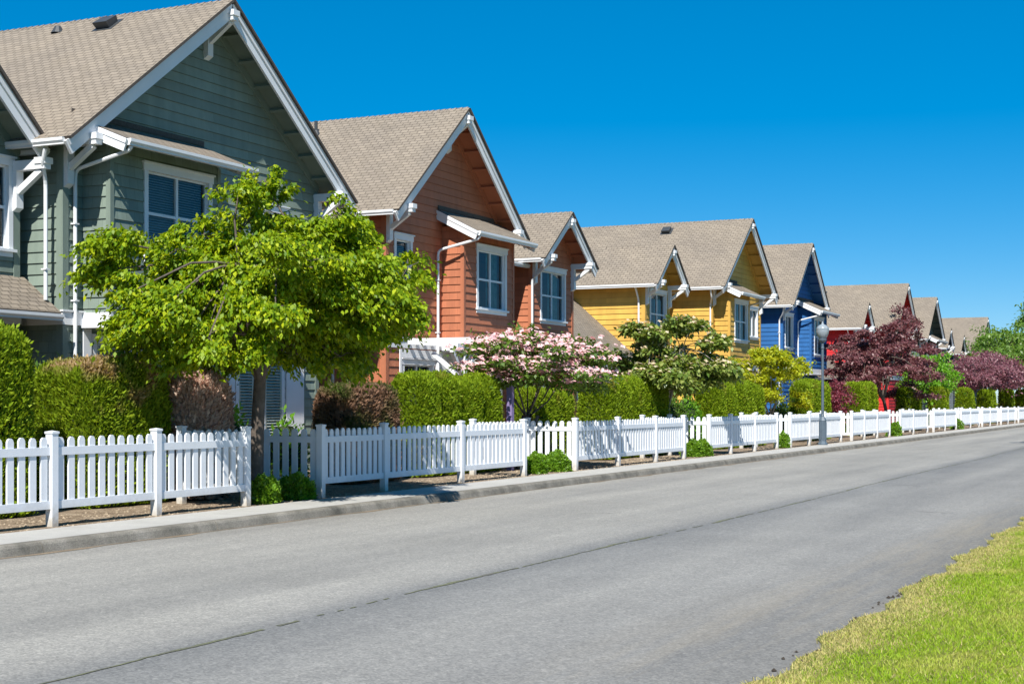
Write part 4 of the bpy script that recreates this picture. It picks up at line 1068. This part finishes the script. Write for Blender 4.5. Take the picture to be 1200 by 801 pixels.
hpx('dark half dead brown hedge in the shade of the big tree', 362, 470, 452, mat=CEDD, core=COREB, seed=4, dens=2800, depth=.9)
hpx('green block hedge left of the pink dogwood', 452, 592, 438, mat=CED, seed=5, dens=2800, lobes=4)
hpx('low green hedge under the pink dogwood', 596, 676, 458, P=14.7, mat=CED, seed=6, dens=2000)
fives = [('row of five clipped cedars right of the pink dogwood', 676, 786, 441, 5), ('clipped cedars before the yellow house, left of the golden maple', 812, 898, 447, 5),
         ('clipped cedars just left of the street lamp behind the fence', 922, 975, 447, 4), ('clipped cedar columns between lamp and purple maple', 986, 1029, 450, 5),
         ('clipped cedars at the foot of the large purple maple', 1050, 1080, 455, 4), ('clipped cedars below the bright green tree', 1088, 1112, 455, 4),
         ('clipped cedars below the left end of the far purple maple', 1120, 1142, 457, 3), ('clipped cedars below the middle of the far purple maple', 1145, 1167, 458, 3),
         ('clipped cedars below the right end of the far purple maple', 1171, 1188, 458, 3), ('last clipped cedars, cut by the right edge of the photo', 1190, 1206, 459, 3)]
for i, (lab, a, c, yt, lb) in enumerate(fives):
    hpx(lab, a, c, yt, lobes=lb, seed=10 + i, dens=2600 if i < 2 else (1600 if i < 4 else 800), sz=.078 + .012 * i, r=.26)

def shrub(name, label, x, y, r, h, mat, seed, leaf=.06, n=3200, cat='shrub', group='low shrubs at the fences', core=CORE, spread=.12):
    g = np.random.default_rng(seed); S = empty(name, (x, y, 0), label, cat, group)
    v = g.normal(size=(n, 3)); v /= np.linalg.norm(v, axis=1, keepdims=True); v[:, 2] = np.abs(v[:, 2]) * 1 - .15
    k = 1 + .13 * np.sin(v[:, 0] * 7 + seed) * np.cos(v[:, 1] * 6 + seed * 2) + .1 * np.sin(v[:, 2] * 9 + v[:, 0] * 5); rr = (k * (1 - np.abs(g.normal(0, spread, n))))[:, None]
    p = v * rr * [r, r, h] + [x, y, .05]
    d = v * .8 + g.normal(0, .5, (n, 3)); d[:, 2] += .3; s = g.uniform(.6, 1.2, n) * leaf
    quads('foliage', leaf_quads(p, v + g.normal(0, .5, (n, 3)), d, s, s * .55), mat, S)
    b = MB(); b.lathe((x, y, 0), [(r * .75, -.02), (r * .78, h * .3), (r * .6, h * .62), (r * .3, h * .78), (0, h * .8)], 12); b.build('stems', core, S)
    return S
def fpx(px, P): return -P, yp(px, P)
g0 = 'low shrubs at the fences'
shrub('low_shrub', 'bright green low shrub right against the foot of the big street tree', *fpx(308, 12.5), .24, .34, LF_SHR, 1, .07)
shrub('low_shrub', 'shaded green low shrub between the big tree and the fence post', *fpx(346, 12.55), .27, .33, LF_SHR, 2, .07)
shrub('low_shrub', 'small green shrub left of the pair in the second fence gap', *fpx(627, 12.6), .24, .38, LF_SHR, 3, .07)
shrub('low_shrub', 'wider green shrub right of the pair in the second fence gap', *fpx(651, 12.62), .30, .38, LF_SHR, 4, .07)
shrub('low_shrub', 'left green shrub in the third fence gap', *fpx(812, 12.65), .28, .4, LF_SHR, 5, .07)
shrub('low_shrub', 'right green shrub in the third fence gap', *fpx(823, 12.6), .26, .4, LF_SHR, 6, .07)
shrub('low_shrub', 'narrow green shrub in the fence gap left of the street lamp', *fpx(917, 12.5), .22, .45, LF_SHR, 7, .08, 1500)
shrub('low_shrub', 'green shrub in the fence gap beyond the purple maple', *fpx(1048, 12.5), .3, .55, LF_SHR, 8, .1, 1200)
shrub('low_shrub', 'tiny far green shrub in a distant fence gap', *fpx(1122, 12.5), .3, .5, LF_SHR, 9, .1, 800)
hedge('dead brown conifer bush at the end of the long hedge', 17.9, 18.95, 13.62, 1.83, depth=.8, mat=DRY, core=COREB, dens=4200, sz=.10, seed=33, r=.36, name='dry_bush', cat='shrub', group=None)
shrub('garden_bush', 'leafy green bush between the dead bush and the big tree trunk', -15.2, yp(268, 15.2), .45, 1.45, LF_BR, 12, .13, 900, group=None, spread=.3)
shrub('garden_bush', 'leafy green bush just right of the big tree trunk behind the fence', -15.0, yp(335, 15.0), .42, 1.3, LF_BR, 13, .12, 900, group=None, spread=.3)
shrub('garden_bush', 'pale green bush behind the tall hedge at the left', -15.9, yp(55, 15.9), .6, 2.35, LF_MID, 14, .1, 1600, group=None, spread=.3)
shrub('garden_bush', 'bright green bush between the dark and the clipped cedars', -14.5, yp(803, 14.5), .5, 1.9, LF_BR, 15, .11, 2600, group=None, spread=.2)

shrub('garden_bush', 'dark green bush behind the pale trunk of the cream flowered tree', -14.9, yp(783, 14.9), .6, 1.8, LF_MID, 16, .11, 2400, group=None, spread=.2)
shrub('garden_bush', 'green bush under the golden maple between two cedar hedges', -14.9, yp(912, 14.9), .8, 1.5, LF_MID, 17, .12, 2400, group=None, spread=.2)
